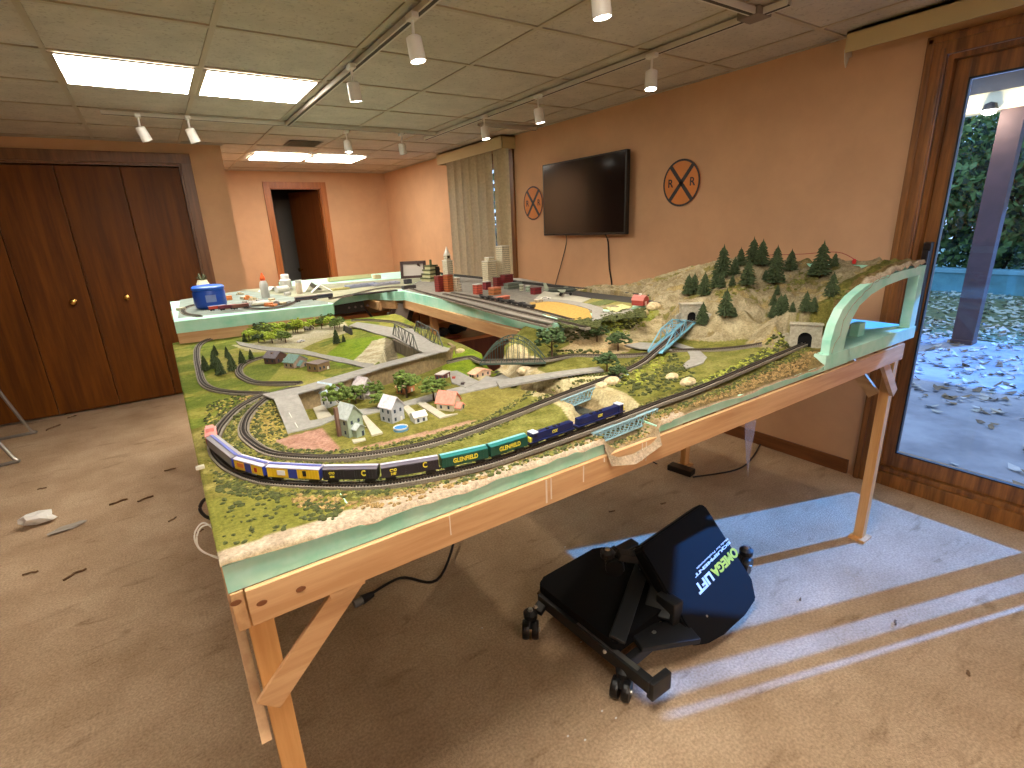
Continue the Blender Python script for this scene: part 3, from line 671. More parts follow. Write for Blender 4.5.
def caster(x, y, z, ang, S=1.35):
    c, s_ = math.cos(ang), math.sin(ang)
    ax_ = Vector((-s_,c,0)); o_ = Vector((x,y,z+.026*S))
    R = Matrix(((c,0,-s_),(s_,0,c),(0,1,0)))
    w_ = None
    for sd in (-1,1):
        k = MB(); k.lathe([(.006*S,-.009*S),(.024*S,-.009*S),(.026*S,-.004*S),(.026*S,.004*S),(.024*S,.009*S),(.006*S,.009*S)], o_+ax_*sd*.013*S, 20, R)
        w_ = k.build('caster_wheel', m_blk, t)
    k = MB(); k.lathe([(.012*S,.045*S),(.019*S,.05*S),(.02*S,.065*S),(.012*S,.072*S)], (x+c*.02*S,y+s_*.02*S,z), 14)
    k.bar(o_+Vector((0,0,.002)), Vector((x+c*.022*S,y+s_*.022*S,z+.06*S)), .016*S,.02*S); k.build('caster_fork', m_fr, t)
    k = MB(); k.lathe([(.006*S,0),(.006*S,.004*S)], o_-ax_*.0225*S, 10, R @ Matrix.Rotation(PI,3,'X')); k.build('axle_bolt', m_bolt, w_)
    k = MB(); k.lathe([(.008*S,.071*S),(.006*S,.077*S)], (x+c*.02*S,y+s_*.02*S,z), 10); k.build('pivot_bolt', m_bolt, t)
c1 = onz(531,637,0); caster(c1.x+.0, c1.y, 0, .9)
c1 = onz(621,697,0); caster(c1.x, c1.y, 0, .5)
c1 = onz(652,652,0); caster(c1.x+.03, c1.y+.02, 0.0, 1.1)
caster(1.47,1.31,.0,2.0); k = MB(); k.box((1.385,1.30,.075),(1.49,1.345,.12),bev=.004); k.build('caster_arm', m_fr, t)
k = MB(); k.bar((.965,1.285,.10),(.905,1.262,.088),.04,.02,bev=.004); k.build('caster_arm', m_fr, t)
pc = PM @ Vector((wp+.035,.12,-.03)); caster(pc.x,pc.y,pc.z-.045,.2)
k = MB(); k.bar(PM @ Vector((wp-.04,.14,-.06)), PM @ Vector((wp+.05,.13,-.05)), .04,.03,bev=.004); k.build('caster_arm', m_fr, t)
pc = PM @ Vector((-.02,Lp-.02,-.05)); caster(pc.x-.035,pc.y+.06,pc.z-.07,2.4)
k = MB(); k.bar(PM @ Vector((.03,Lp-.03,-.07)), Vector((pc.x-.03,pc.y+.05,pc.z+.01)), .04,.03,bev=.004); k.build('caster_arm', m_fr, t)
# ---------------------------------------------------------------- value noise
_g = np.random.RandomState(5).rand(64,64,2)
def vnoise(x, y, f, ch=0):
    x = np.asarray(x)*f; y = np.asarray(y)*f; xi = np.floor(x).astype(int); yi = np.floor(y).astype(int); u = x-xi; v = y-yi
    u = u*u*(3-2*u); v = v*v*(3-2*v); G = lambda a,b: _g[a % 64, b % 64, ch]
    return (G(xi,yi)*(1-u)+G(xi+1,yi)*u)*(1-v)+(G(xi,yi+1)*(1-u)+G(xi+1,yi+1)*u)*v
def fbm(x, y, f, o=4, ch=0):
    s = 0; a = .5
    for i in range(o): s = s + a*vnoise(x+i*3.1, y-i*1.7, f*2**i, ch); a *= .5
    return s
class RBF:
    def __init__(s, P):
        P = np.array(P, float); s.p = P[:,:2]; n = len(P)
        A = np.zeros((n+3,n+3)); d = np.linalg.norm(s.p[:,None]-s.p[None], axis=2); A[:n,:n] = d
        A[:n,n] = 1; A[:n,n+1:] = s.p; A[n,:n] = 1; A[n+1:,:n] = s.p.T
        s.w = np.linalg.solve(A, np.concatenate([P[:,2],[0,0,0]])); s.n = n
    def __call__(s, x, y):
        x = np.asarray(x,float); y = np.asarray(y,float); o = np.full(x.shape, s.w[s.n]) + s.w[s.n+1]*x + s.w[s.n+2]*y
        for i in range(s.n): o = o + s.w[i]*np.hypot(x-s.p[i,0], y-s.p[i,1])
        return o
def zp(lst): return [(onz(a,b,c).x, onz(a,b,c).y, c) for a,b,c in lst]
def inside(poly, x, y):
    x = np.asarray(x,float); y = np.asarray(y,float); r = np.zeros(x.shape, bool); n = len(poly)
    for i in range(n):
        x0,y0 = poly[i][:2]; x1,y1 = poly[(i+1)%n][:2]
        if y0 == y1: continue
        c = ((y0 > y) != (y1 > y)) & (x < (x1-x0)*(y-y0)/(y1-y0)+x0); r ^= c
    return r
def segdist(P, x, y):
    x = np.asarray(x,float); y = np.asarray(y,float); d = np.full(x.shape, 9.)
    for (x0,y0),(x1,y1) in zip(P, P[1:]):
        L = (x1-x0)**2+(y1-y0)**2+1e-12; t = np.clip(((x-x0)*(x1-x0)+(y-y0)*(y1-y0))/L,0,1)
        d = np.minimum(d, np.hypot(x-x0-t*(x1-x0), y-y0-t*(y1-y0)))
    return d
ZL = .99        # town level
YE = .785       # front edge of the scenery
low = [(0,.78,1.002),(-.02,.78,1.002),(0,1.0,1.0),(0,1.2,1.0),(.1,.78,.997),(.1,.9,.995),(.3,.78,.988),(.3,.87,.985),(.5,.87,.985),(.5,.78,.982),(.7,.78,.98),(.85,.87,.985),(1.0,.78,.972),(1.0,.87,.985),
 (1.25,.87,.99),(1.3,.78,.966),(1.6,.78,.966),(1.6,.87,.998),(1.8,.88,1.003),(1.8,.78,.972),(.1,1.1,.992),(.05,1.35,1.01),(.12,1.42,1.025),(.17,1.43,1.04),(.17,1.25,.992),(.25,1.1,.988),(.45,1.0,.988),(.25,1.42,1.0),
 (.3,1.3,.99),(.27,1.36,.99),(.30,1.42,.99),(.36,1.45,.99),(.265,1.41,.992),(.42,1.48,.99),(.24,1.33,.99),(.5,1.3,.99),(.5,1.52,.99),(.7,1.52,.99),(.7,1.2,.99),(.8,1.35,.99),(.86,1.05,.99),(1.1,1.05,.992),(1.28,1.09,.996),(1.3,1.3,.998),(1.1,1.3,.998),(1.1,1.45,1.0),(.9,1.6,1.0),(1.0,1.55,1.0),
 (1.12,1.5,1.01),(1.2,1.50,1.045),(1.2,1.42,1.02),(1.35,1.5,1.075),(1.5,1.54,1.095),(1.62,1.58,1.104),(1.6,1.48,1.08),(1.9,1.58,1.112),(1.93,1.7,1.108),(1.5,1.38,1.02),(1.5,1.15,1.0),(1.45,1.0,1.003)]
low += zp([(620,322,1.04),(640,325,1.04),(655,320,1.05),(640,306,1.07),(650,298,1.09),(665,287,1.135),(680,281,1.165),(700,272,1.20),(720,266,1.228),(745,265,1.238),(775,263,1.245),
 (700,347,1.0),(725,346,1.0),(745,342,1.003),(765,333,1.01),(722,318,1.075),(750,320,1.065),(775,318,1.07),(700,300,1.13),(715,290,1.15),(740,295,1.14),(770,300,1.12),(760,285,1.165),
 (735,278,1.195),(760,272,1.215),(790,285,1.165),(800,290,1.15),(815,295,1.14),(800,272,1.205),(820,270,1.215),(850,275,1.215),(690,303,1.095),(672,300,1.105),(672,325,1.03),(668,335,1.01)])
low += [(1.815,.80,1.08),(1.815,.92,1.105),(1.79,1.0,1.06),(1.86,.80,1.13),(1.95,.80,1.185),(2.05,.80,1.22),(2.2,.80,1.238),(2.35,.80,1.247),(2.5,.80,1.25),(2.5,1.1,1.247),(2.5,1.5,1.24),(2.5,1.7,1.222),(2.5,1.85,1.185),(2.5,2.0,1.145),(2.5,2.12,1.10),(2.5,2.3,1.03),(2.3,2.0,1.12),(2.25,2.3,1.04),(1.93,2.0,1.104),(2.0,2.15,1.10),(1.95,2.3,1.07)]
RL = RBF(low)
high = [(.0,1.43,1.012),(.12,1.43,1.025),(.19,1.43,1.04),(.25,1.44,1.045),(.38,1.48,1.045),(.5,1.53,1.045),(.68,1.58,1.045),(.8,1.6,1.045),(0,1.7,1.004),(0,1.9,1.0),(.15,1.7,1.008),(.3,1.65,1.02),(.3,1.8,1.01),(0,2.3,.995),(0,2.9,.988),(.2,2.9,.988),(.2,2.2,1.0),(.35,2.2,1.0),(.35,2.8,.99),(.6,2.4,1.0),(.8,2.4,1.005),(.6,2.9,.99),(.8,2.9,.99),(1.1,2.9,.985),(.75,2.0,1.046),(.66,2.0,1.04),(.5,1.9,1.015),(.48,1.68,1.025),(.55,1.75,1.03),(.9,2.1,1.02),(.9,2.6,.99)]
high += zp([(378,331,1.040),(364,326.5,1.034),(352,324,1.022),(412,338,1.040),(404,331,1.040),(385,341,1.035)])
RH = RBF(high)
wallline = [(0,1.41),(.10,1.41),(.188,1.428),(.249,1.43),(.377,1.466),(.525,1.529),(.686,1.570),(.77,1.602)]
polyB = wallline + [(.84,1.62),(.84,2.0),(1.2,2.4),(1.2,3.4),(-.1,3.4),(-.1,1.41)]
bA, bB, bC, bD = onz(422.5,352,1.048), onz(439,347,1.048), onz(395,338,1.048), onz(412,328.6,1.048)
pit = [(bC.x,bC.y-.005)]+[(v.x,v.y) for v in (onz(423,353.5,1.045),onz(402,360.5,1.045),onz(376,366,1.045),onz(386,346,1.045))]
river = [(.86,.70),(.865,.86),(.92,.97),(.925,1.12),(.875,1.24),(.88,1.34),(.94,1.48),(.99,1.56)]
pp1 = onz(692,321.5,1.056); pp2 = onz(805,345,1.008)
PORT = [(pp1.x+.004,pp1.y+.006,pp1.z-.006,-.62,.042,.074,.09),(pp2.x+.006,pp2.y+.006,pp2.z-.004,-1.10,.046,.074,.10)]
def H0(x, y):
    x = np.asarray(x,float); y = np.asarray(y,float)
    zl = RL(x,y); zh = RH(x,y)
    m = inside(polyB, x, y)
    z = np.where(m, zh, zl)
    z = np.where(inside(pit,x,y), 1.0, z)
    d = segdist(river, x, y); 
    fr_ = np.clip((1.0-y)/.1,0,1); zr = .942+.05*np.clip((d-.025-.03*fr_)/.05,0,1)**1.3
    z = np.where((d < .085+.03*fr_) & ~m, np.minimum(z, zr+.03*np.clip((d-.06-.03*fr_)/.02,0,1)), z)
    # mountain roughness
    k = np.clip((z-1.01)/.06,0,1)*np.where(m,0,1)*np.where(x > 1.2,1,0)*np.where((y > 1.42) & (x < 1.88),.12,1)
    rdg = np.abs(fbm(x,y,16,4)-.47)*2
    z = z + k*(.035*(.35-rdg)+.030*(.35-np.abs(fbm(x,y,7,3,1)-.47)*2.2)+.018*(fbm(x,y,50,3,1)-.45))
    z = z + .003*(fbm(x,y,30,3,1)-.45)
    for (cx,cy,cz,rz,hw,hh,fl) in PORT:
        c, s_ = math.cos(rz), math.sin(rz); u = (x-cx)*c+(y-cy)*s_; v = -(x-cx)*s_+(y-cy)*c
        front = (v < .022) & (v > -fl) & (np.abs(u) < hw+.004)
        z = np.where(front, np.minimum(z, cz-.006), z)
        fs = (v < .022) & (v > -fl) & (np.abs(u) >= hw+.004) & (np.abs(u) < hw+.05)
        z = np.where(fs, np.minimum(z, cz-.006+(np.abs(u)-hw-.004)*1.6+ .0), z)
        back = (v >= .022) & (v < .07) & (np.abs(u) < hw-.004)
        z = np.where(back, np.maximum(z, cz+hh-.004+.25*v), z)
        bs = (v >= .022) & (v < .07) & (np.abs(u) >= hw-.004) & (np.abs(u) < hw+.04)
        z = np.where(bs, np.maximum(z, cz+hh-.004-(np.abs(u)-hw+.004)*1.4), z)
    return z
def hgt(x, y):
    return float(H0(np.array([x]), np.array([y]))[0])
# ---- upper deck polygon (z = ZU)
ZU = 1.095
def U(px,py): return onz(px,py,ZU)
ul = U(174,322); ur = U(334,304.5); n1_ = U(333,296.3); n2_ = U(368,291); 
YU = ul.y; xs1 = .80; ys2 = U(402,291).y; xin = U(402,291).x; xend = U(553,325)
XO = 1.95; YO = U(240,295).y
upoly = [(ul.x,YU),(U(334,304.5).x,YU-.02),(n1_.x,n1_.y),(n2_.x,n2_.y),(xin-.05,ys2),(xin,ys2-.03),(xin-.03,xend.y),(1.30,1.54),(XO,1.57),(XO,4.6),(.8,4.6),(.7,YO),(ul.x+.01,YO)]
# terrain outline on the main deck
XS = U(334,304.5).x
def main_ok(x, y):
    ok = (x >= -.012) & (x <= 2.485) & (y >= YE)
    left = (y < 2.91) & ((x < .97) | ((y > 2.4) & (x < 1.12))) 
    left &= ~((y > 1.55) & (y < 1.95) & (x > .945)) & ~((y >= 1.95) & (x > .93+.22*(y-1.95)))
    mid = (y < 1.56+ .6*np.clip(x-.95,0,.25))
    right = ((x > 1.15) & (y < 1.51+.08*np.clip((x-1.42)/.2,0,1))) | ((x > 1.90) & (y < 2.3))
    ok &= left | mid | right
    ok &= ~((y > 3.05) & (x > .3) & (x > 1.2))
    return ok
# ---- march a view ray onto the scenery
gx_ = np.arange(-.02,2.512,.01); gy_ = np.arange(.78,3.35,.01)
GX, GY = np.meshgrid(gx_, gy_); GZ = H0(GX, GY)
def hz(x, y):
    i = (x-gx_[0])/.01; j = (y-gy_[0])/.01
    if i < 0 or j < 0 or i >= len(gx_)-1 or j >= len(gy_)-1: return -1
    a = int(i); b = int(j); u = i-a; v = j-b
    return (GZ[b,a]*(1-u)+GZ[b,a+1]*u)*(1-v)+(GZ[b+1,a]*(1-u)+GZ[b+1,a+1]*u)*v
def T(px, py, up=0):
    d = ray(px,py); d = d/np.linalg.norm(d); t = .5
    while t < 4.5:
        p = d*t; z = EYE+p[2]
        if z < .9: break
        if z <= hz(p[0],p[1])+up: return Vector((p[0],p[1],z))
        t += .004
    return onz(px,py,ZL+up)
# ---------------------------------------------------------------- the table
lay = thing('model_railway_table', 'big wooden table carrying the green model railway landscape', 'table', (0,0,0), 0)
m_foam = mat('green_foam', (150,216,194), .75, col2=(188,228,212), vs=10, bump=.2, bs=60, dist=.002)
m_pinex = wood('pine_x', (186,140,94), (212,172,126), 'x', .55); m_piney = wood('pine_y', (182,138,92), (208,168,122), 'y', .55); m_pinez = wood('pine_z', (196,142,82), (216,166,106), 'z', .55)
E_ = YE-.003
def foam(x0,x1,y0,y1,z0=.945,z1=.998): MB().box((x0,y0,z0),(x1,y1,z1)).build('foam_board', m_foam, lay)
foam(-.009,.20,YE-.001,.9,.943,.990); foam(.20,.77,YE-.001,.9,.943,.976); foam(.945,1.95,YE-.001,.84,.946,.968); foam(1.93,2.5,YE-.008,2.3,.953,1.0); foam(1.77,1.935,YE-.008,YE+.032,.953,1.002)
foam(-.008,.74,.9,2.9,.943,.972); foam(1.07,1.8,.84,1.54,.943,.968); foam(1.3,1.8,1.54,1.56,.943,.968)
# mountain end profile boards of foam
arch = [(1.79,1.0),(1.79,1.05),(1.805,1.10),(1.84,1.148),(1.90,1.182),(1.98,1.208),(2.1,1.228),(2.25,1.238),(2.49,1.243)]
inner = [(2.435,1.208),(2.3,1.207),(2.15,1.196),(2.04,1.176),(1.96,1.146),(1.915,1.10),(1.895,1.05),(1.89,1.0)]
k = MB(); P = [(a,b) for a,b in arch]+[(2.49,1.208)]+inner
MXZ = Matrix(((1,0,0,0),(0,0,1,0),(0,1,0,0),(0,0,0,1)))
k.prism(P, YE-.006, YE+.022, MXZ); k.build('foam_arch', m_foam, lay)
k = MB(); k.box((2.44,YE-.006,1.0),(2.49,YE+.03,1.21)); k.build('foam_post', m_foam, lay); MB().box((2.44,1.55,1.0),(2.49,1.60,1.22)).build('foam_post', m_foam, lay)
k = MB(); k.box((2.44,YE+.01,1.205),(2.49,1.6,1.238)); k.build('foam_edge_strip', m_foam, lay)
k = MB(); k.box((2.14,.84,1.0),(2.19,.87,1.05)); k.build('foam_block', m_foam, lay)
k = MB(); k.box((1.93,.86,1.0),(1.945,.875,1.085)); k.build('paint_stick', mat('pale_stick', (206,190,150), .6), lay)
k = MB(); k.bar((2.0,1.05,1.05),(2.3,1.25,1.075),.012,.01); k.build('foam_riser', m_foam, lay)
# white tub standing in the open mountain
# frame: front rail, end rails, cross beams
MB().box((.012,YE-.012,.878),(2.41,YE-.0015,.9425),bev=.0015).build('front_rail', m_pinex, lay)
MB().box((-.008,YE-.004,.872),(.010,2.9,.9415),bev=.002).build('end_rail', m_piney, lay)
MB().box((2.44,YE+.03,.885),(2.46,2.3,.945),bev=.002).build('end_rail', m_piney, lay)
for y in (1.5,2.1): MB().box((.01,y,.885),(.9,y+.02,.94)).build('cross_beam', m_pinex, lay)
for x in (.55,1.2,1.8): MB().box((x,YE,.885),(x+.02,1.52,.94)).build('cross_beam', m_piney, lay)
MB().box((.0,2.7,.885),(.8,2.72,.94)).build('cross_beam', m_pinex, lay)
MB().box((.9,1.53,.885),(2.44,1.548,.94)).build('back_rail', m_pinex, lay)
def leg(x, y, label=None):
    o = MB().box((x,y,.012),(x+.038,y+.038,.94),bev=.002).build('leg', m_pinez, lay)
    MB().box((x-.02,y-.018,0),(x+.058,y+.05,.013),bev=.002).build('foot_pad', m_pinez, o)
leg(.006,YE+.008); leg(2.435,YE+.02); leg(.02,2.0); leg(2.43,1.78); leg(.75,2.6)
MB().bar((.008,YE+.0032,.710),(.202,YE+.0032,.91),.044,.0085,up=(0,1,0),bev=.001).build('brace', m_pinex, lay)
MB().bar((-.006,YE+.02,.62),(-.006,YE+.3,.90),.016,.05,up=(0,0,1)).build('brace', m_piney, lay)
MB().bar((2.28,YE+.012,.90),(2.455,YE+.012,.72),.04,.016,up=(0,1,0),bev=.001).build('brace', m_pinex, lay)
MB().bar((2.43,1.05,.915),(2.43,YE+.07,.70),.016,.045,up=(0,0,1)).build('brace', m_piney, lay)
MB().bar((.13,YE-.007,.873),(.19,YE-.007,.877),.008,.010).build('wood_splinter', m_pinex, lay)
for px_, z0_, z1_, w_ in ((548,.885,.94,.004),(553,.89,.94,.003),(586,.90,.94,.0025),(645,.895,.94,.003),(649,.89,.94,.0025),(607,.93,.94,.003),(447,.90,.94,.002)):
    x_ = ony(px_,470 if px_ < 600 else 445,YE-.022).x; MB().box((x_,YE-.0132,z0_),(x_+w_,YE-.0119,z1_)).build('plaster_drip', mat('plaster_pale',(222,206,186),.8), lay)
for px_, py_ in ((262,603),(301,589),(236,603)):
    p_ = ony(px_,py_,YE-.0123); k = MB(); k.lathe([(.005,0),(.0045,.0006)], (p_.x,p_.y,p_.z), 14, Matrix.Rotation(PI/2,3,'X') @ Matrix.Scale(1.6,3,(1,0,0))); k.build('wood_knot', mat('knot_brown',(120,72,38),.7), lay)
# ---- terrain mesh
st = .0075
xs_ = np.arange(-.011, 2.506+st/2, st); ys_ = np.arange(YE, 3.32, st)
X2, Y2 = np.meshgrid(xs_, ys_); Z2 = H0(X2, Y2)
okv = main_ok(X2, Y2)
ter = lambda q: [(v.x, v.y) for v in (T(a,b) for a,b in q)]
col = np.zeros(X2.shape+(3,))
def C3(c): return np.array(lin(c)[:3])
n1 = fbm(X2,Y2,9,4); n2 = fbm(X2,Y2,40,3,1); n3 = fbm(X2,Y2,90,2)
def setc(mask, c1, c2=None, f=None):
    c2 = c2 or c1; f = n2 if f is None else f
    t_ = np.clip((f-.3)/.35,0,1)[...,None]; v = C3(c1)*(1-t_)+C3(c2)*t_
    col[mask] = v[mask]
allm = np.ones(X2.shape,bool)
setc(allm, (124,124,54), (158,156,84))
hi = inside(polyB,X2,Y2)
setc(hi, (112,130,40), (152,162,66), n1*.5+n2*.5)
yl = hi & (n1 > .52); setc(yl, (176,172,84), (150,152,60))
fl = (~hi) & (Y2 < 1.42) & (X2 < .2); setc(fl, (126,120,52), (172,160,92))
fg = (~hi) & (Y2 < 1.02) & (X2 < .42) & (Y2 < .92+.35*np.clip(.25-X2,0,1)); setc(fg, (120,122,48), (150,146,68), n1)
# mountain and slopes: beige rock
rock = (~hi) & (X2 > 1.22) & (Z2 > 1.012+.012*(n1-.45)) & (Y2 < 2.35)
setc(rock, (160,146,114), (204,192,162), n2*.6+n3*.4)
gy = rock & (n1 > .56) & (n2 > .4); setc(gy, (110,110,60), (150,140,84))
rg = rock & (fbm(X2,Y2,22,3,1) > .60); setc(rg, (190,170,120), (150,132,92))
# slope scrub between track and edge
sk = (Y2 < .842) & (X2 > .22); setc(sk, (122,100,62), (184,162,116), n2*.5+n3*.5)
sk2 = (Y2 < .803+.012*(n1-.4)*4+.018*np.clip(X2/.2,0,1)*np.clip((.62-X2)/.3,0,1)); setc(sk2, (196,176,154), (214,198,176))
skg = (Y2 < .90) & (Y2 > .838) & (X2 > .2); setc(skg, (104,104,48), (150,140,72))
skr = (Y2 < .85) & (X2 > 1.05) & (X2 < 1.85); setc(skr, (116,98,62), (150,130,88), n2)
dR = segdist(river,X2,Y2)
rv = (dR < .105) & (~hi) & (Y2 < 1.6); setc(rv, (196,180,136), (226,212,170), n2)
rv2 = (dR < .05) & (~hi); setc(rv2, (120,104,74), (170,150,112), n2)
wt = (dR < .022) & (~hi); setc(wt, (70,74,70), (100,100,90))
bank = rv & (Y2 < .86); setc(bank, (190,166,134), (150,128,96), n2)
def region(pix, c1, c2=None, f=None, clip=None):
    m = inside(ter(pix), X2, Y2)
    if clip is not None: m &= clip
    setc(m, c1, c2, f)
townpix = [(300,400),(322,399),(390,383),(434,374),(452,371),(478,384),(520,377),(520,392),(478,420),(430,432),(380,443),(340,450),(320,428),(311,423)]
region(townpix, (126,122,52), (152,146,74))
region([(455,397),(520,386),(528,398),(480,420),(462,412)], (146,136,66), (168,158,86))
region([(272,441),(320,428),(339,449),(332,453),(300,451),(285,447)], (188,140,122), (210,166,148))
region([(380,443),(478,419),(470,425),(382,447),(350,452),(352,449)], (186,146,124), (204,168,144))
region([(555,352),(575,341),(610,338),(640,342),(628,352),(600,356)], (204,178,132), (222,200,158))
region([(232,345),(262,342),(345,322),(345,328),(300,350),(250,352)], (196,190,150), (214,206,170))
region([(290,331),(330,325),(345,322),(350,332),(318,340),(276,346),(275,338)], (222,214,186), (200,190,150), f=n1)
region([(313,372),(340,380),(300,388),(270,380),(282,366)], (186,178,96), (164,170,70), f=n1)
region([(215,350),(222,376),(246,382),(236,350)], (178,168,92), (150,156,60))
region([(240,410),(262,402),(280,432),(262,446),(246,440)], (196,172,104), (142,130,62))
region([(345,340),(398,336),(384,350),(352,362),(340,366),(325,356)], (148,176,44), (126,158,36))
region([(372,341),(385,338),(392,350),(396,360),(372,366),(352,362)], (232,226,196), (196,184,150), f=n2)
region([(385,338),(396,340),(398,362),(392,364),(384,350)], (150,140,116), (116,106,86))
region([(455,350),(505,355),(480,366),(500,372),(470,380),(442,370),(443,358)], (150,172,44), (120,146,40))
region([(478,352),(500,352),(520,352),(548,360),(530,374),(505,376),(495,366)], (222,210,180), (186,168,128), f=n2)
region([(610,372),(628,362),(650,352),(672,345),(640,372),(616,382)], (118,116,50), (146,140,76))
region([(690,348),(745,344),(760,352),(720,372),(690,366),(676,352)], (134,136,66), (160,156,90))
region([(600,322),(640,314),(652,306),(660,312),(640,330),(610,340)], (134,146,62), (166,168,96), f=n1)
region([(608,335),(640,322),(662,318),(660,340),(630,342)], (214,198,160), (176,160,120), f=n2)
region([(560,385),(580,372),(600,372),(618,378),(600,395),(575,402)], (226,214,170), (206,190,140), f=n2)
region([(680,332),(745,340),(765,325),(780,315),(700,300),(688,310)], (170,156,122), (206,194,160), f=n2, clip=rock)
bm = bmesh.new(); idx = -np.ones(X2.shape,int); vl = []
def mk(i,j):
    if idx[i,j] < 0:
        idx[i,j] = len(vl); vl.append((X2[i,j],Y2[i,j],Z2[i,j]))
    return int(idx[i,j])
faces = []
for i in range(X2.shape[0]-1):
    r0 = okv[i]; r1 = okv[i+1]
    for j in np.nonzero(r0[:-1]&r0[1:]&r1[:-1]&r1[1:])[0]:
        faces.append((mk(i,j),mk(i,j+1),mk(i+1,j+1),mk(i+1,j)))
vc = [None]*len(vl)
for i in range(X2.shape[0]):
    for j in np.nonzero(idx[i] >= 0)[0]: vc[idx[i,j]] = col[i,j]
# skirt: find border edges and drop them
from collections import Counter
ec = Counter()
for f in faces:
    for a,b_ in zip(f, f[1:]+f[:1]): ec[(min(a,b_),max(a,b_))] += 1
be = [(a,b_) for f in faces for a,b_ in zip(f, f[1:]+f[:1]) if ec[(min(a,b_),max(a,b_))] == 1]
low_of = {}
plast = [C3((206,184,162)), C3((150,130,92)), C3((176,156,120))]
def lowv(a):
    if a not in low_of:
        x,y,z = vl[a]; nn = float(vnoise(np.array([x]),np.array([y+3]),14)[0]); n_ = float(vnoise(np.array([x]),np.array([7.]),40)[0])
        if y < YE+.001:
            dz = .002+.014*nn+.006*n_
            if x < .2: dz = .004+.008*nn
            if .765 < x < .945: zz = .90+abs(x-.85)*.25
            elif x > 1.78: zz = z-.012
            elif x > 1.0: zz = max(z-dz*.35, .952)
            else: zz = max(z-dz, .953)
            if x < .12: c = plast[2]
            else: c = plast[0]*(.4+.6*nn)+plast[2]*(.6-.6*nn)
            low_of[a] = (len(vl),); vl.append((x,YE-.007-(.018 if .765<x<.945 else 0),min(zz,z-.002))); vc.append(c)
        else:
            zz = z-.012 if (x > 1.85 and y < 2.4) else (.968 if y>1 else z-.02)
            zz = min(zz, 1.03) if x > 1.1 and y > 1.4 else zz; low_of[a] = (len(vl),); vl.append((x,y,min(zz,z-.002))); vc.append(plast[2] if x > 1.2 else C3((150,140,100)))
    return low_of[a][0]
for a,b_ in be: faces.append((b_,a,lowv(a),lowv(b_)))
me = bpy.data.meshes.new('scenery_terrain'); me.from_pydata([tuple(map(float,v)) for v in vl], [], faces); me.update()
ca = me.color_attributes.new('Col','FLOAT_COLOR','POINT')
ca.data.foreach_set('color', np.concatenate([np.array(vc)*.70, np.ones((len(vc),1))],1).astype(np.float32).ravel())
for p in me.polygons: p.use_smooth = True
def attr_mat(name, bump=.8, sc=140):
    m = bpy.data.materials.new(name); m.use_nodes = True; nt = m.node_tree; b = nt.nodes['Principled BSDF']; b.inputs['Roughness'].default_value = .95; b.inputs['Specular IOR Level'].default_value = .15
    a = nt.nodes.new('ShaderNodeAttribute'); a.attribute_name = 'Col'
    n = nt.nodes.new('ShaderNodeTexNoise'); n.inputs['Scale'].default_value = sc; n.inputs['Detail'].default_value = 6; n.inputs['Roughness'].default_value = .7
    tc = nt.nodes.new('ShaderNodeTexCoord'); nt.links.new(tc.outputs['Object'], n.inputs['Vector'])
    r = nt.nodes.new('ShaderNodeValToRGB'); r.color_ramp.elements[0].position = .32; r.color_ramp.elements[0].color = (.5,.5,.45,1); r.color_ramp.elements[1].position = .62; r.color_ramp.elements[1].color = (1.25,1.25,1.2,1)
    nt.links.new(n.outputs['Fac'], r.inputs['Fac'])
    x = nt.nodes.new('ShaderNodeMixRGB'); x.blend_type = 'MULTIPLY'; x.inputs[0].default_value = .8
    nt.links.new(a.outputs['Color'], x.inputs[1]); nt.links.new(r.outputs['Color'], x.inputs[2]); nt.links.new(x.outputs[0], b.inputs['Base Color'])
    bp = nt.nodes.new('ShaderNodeBump'); bp.inputs['Strength'].default_value = bump; bp.inputs['Distance'].default_value = .004
    nt.links.new(n.outputs['Fac'], bp.inputs['Height']); nt.links.new(bp.outputs['Normal'], b.inputs['Normal'])
    return m
m_ter = attr_mat('scenery_ground'); me.materials.append(m_ter)
to = bpy.data.objects.new('scenery_terrain', me); C.objects.link(to); to.parent = lay
# ---------------------------------------------------------------- roads
m_road = mat('grey_road', (150,148,142), .8, var=.06, vs=60)
m_conc = mat('pale_concrete', (184,178,160), .8, var=.04, vs=60)
m_stone = mat('retaining_wall_brown', (134,116,84), .9, var=.12, vs=90, bump=.5, bs=150, dist=.002)
def road(pairs, name='road', m=None, zs=None, lift=.003, parent=lay, thick=.004, fn=T):
    """pairs of pixels (left edge, right edge) read off on the scenery; zs gives heights where it bridges"""
    L = []; R = []
    for i, (a, b_) in enumerate(pairs):
        if zs and zs[i]: p = onz(*a, zs[i]); q = onz(*b_, zs[i])
        else:
            p = fn(*a); q = fn(*b_); z = max(p.z,q.z)+lift; p.z = q.z = z
        L.append(p); R.append(q)
    # densify
    L2, R2 = [], []
    for i in range(len(L)-1):
        for j in range(6): L2.append(L[i].lerp(L[i+1],j/6)); R2.append(R[i].lerp(R[i+1],j/6))
    L2.append(L[-1]); R2.append(R[-1])
    if not zs:
        for p, q in zip(L2,R2):
            z = max(hz(p.x,p.y),hz(q.x,q.y)); 
            if z > 0 and abs(z+lift-p.z) < .02: p.z = q.z = max(p.z, z+lift)
    return MB().ribbon(L2,R2,thick).build(name, m or m_road, parent)
zt = 1.052
road([((273.5,398),(298,393.5)),((278,409),(302,403)),((283,421),(306.5,413)),((288,433.5),(311,423))], zs=[zt,1.035,1.012,.995])
road([((311,423),(288,434)),((322,420),(320,426.5)),((336.6,416.5),(335,420)),((345,413),(347,418.5)),((356,411),(361,416.5)),((380,408),(382,412)),((402,403),(405,407)),((425,397),(430,402)),((444,391.5),(455,396)),((478,383),(496,387)),((502,378.5),(520,383))])
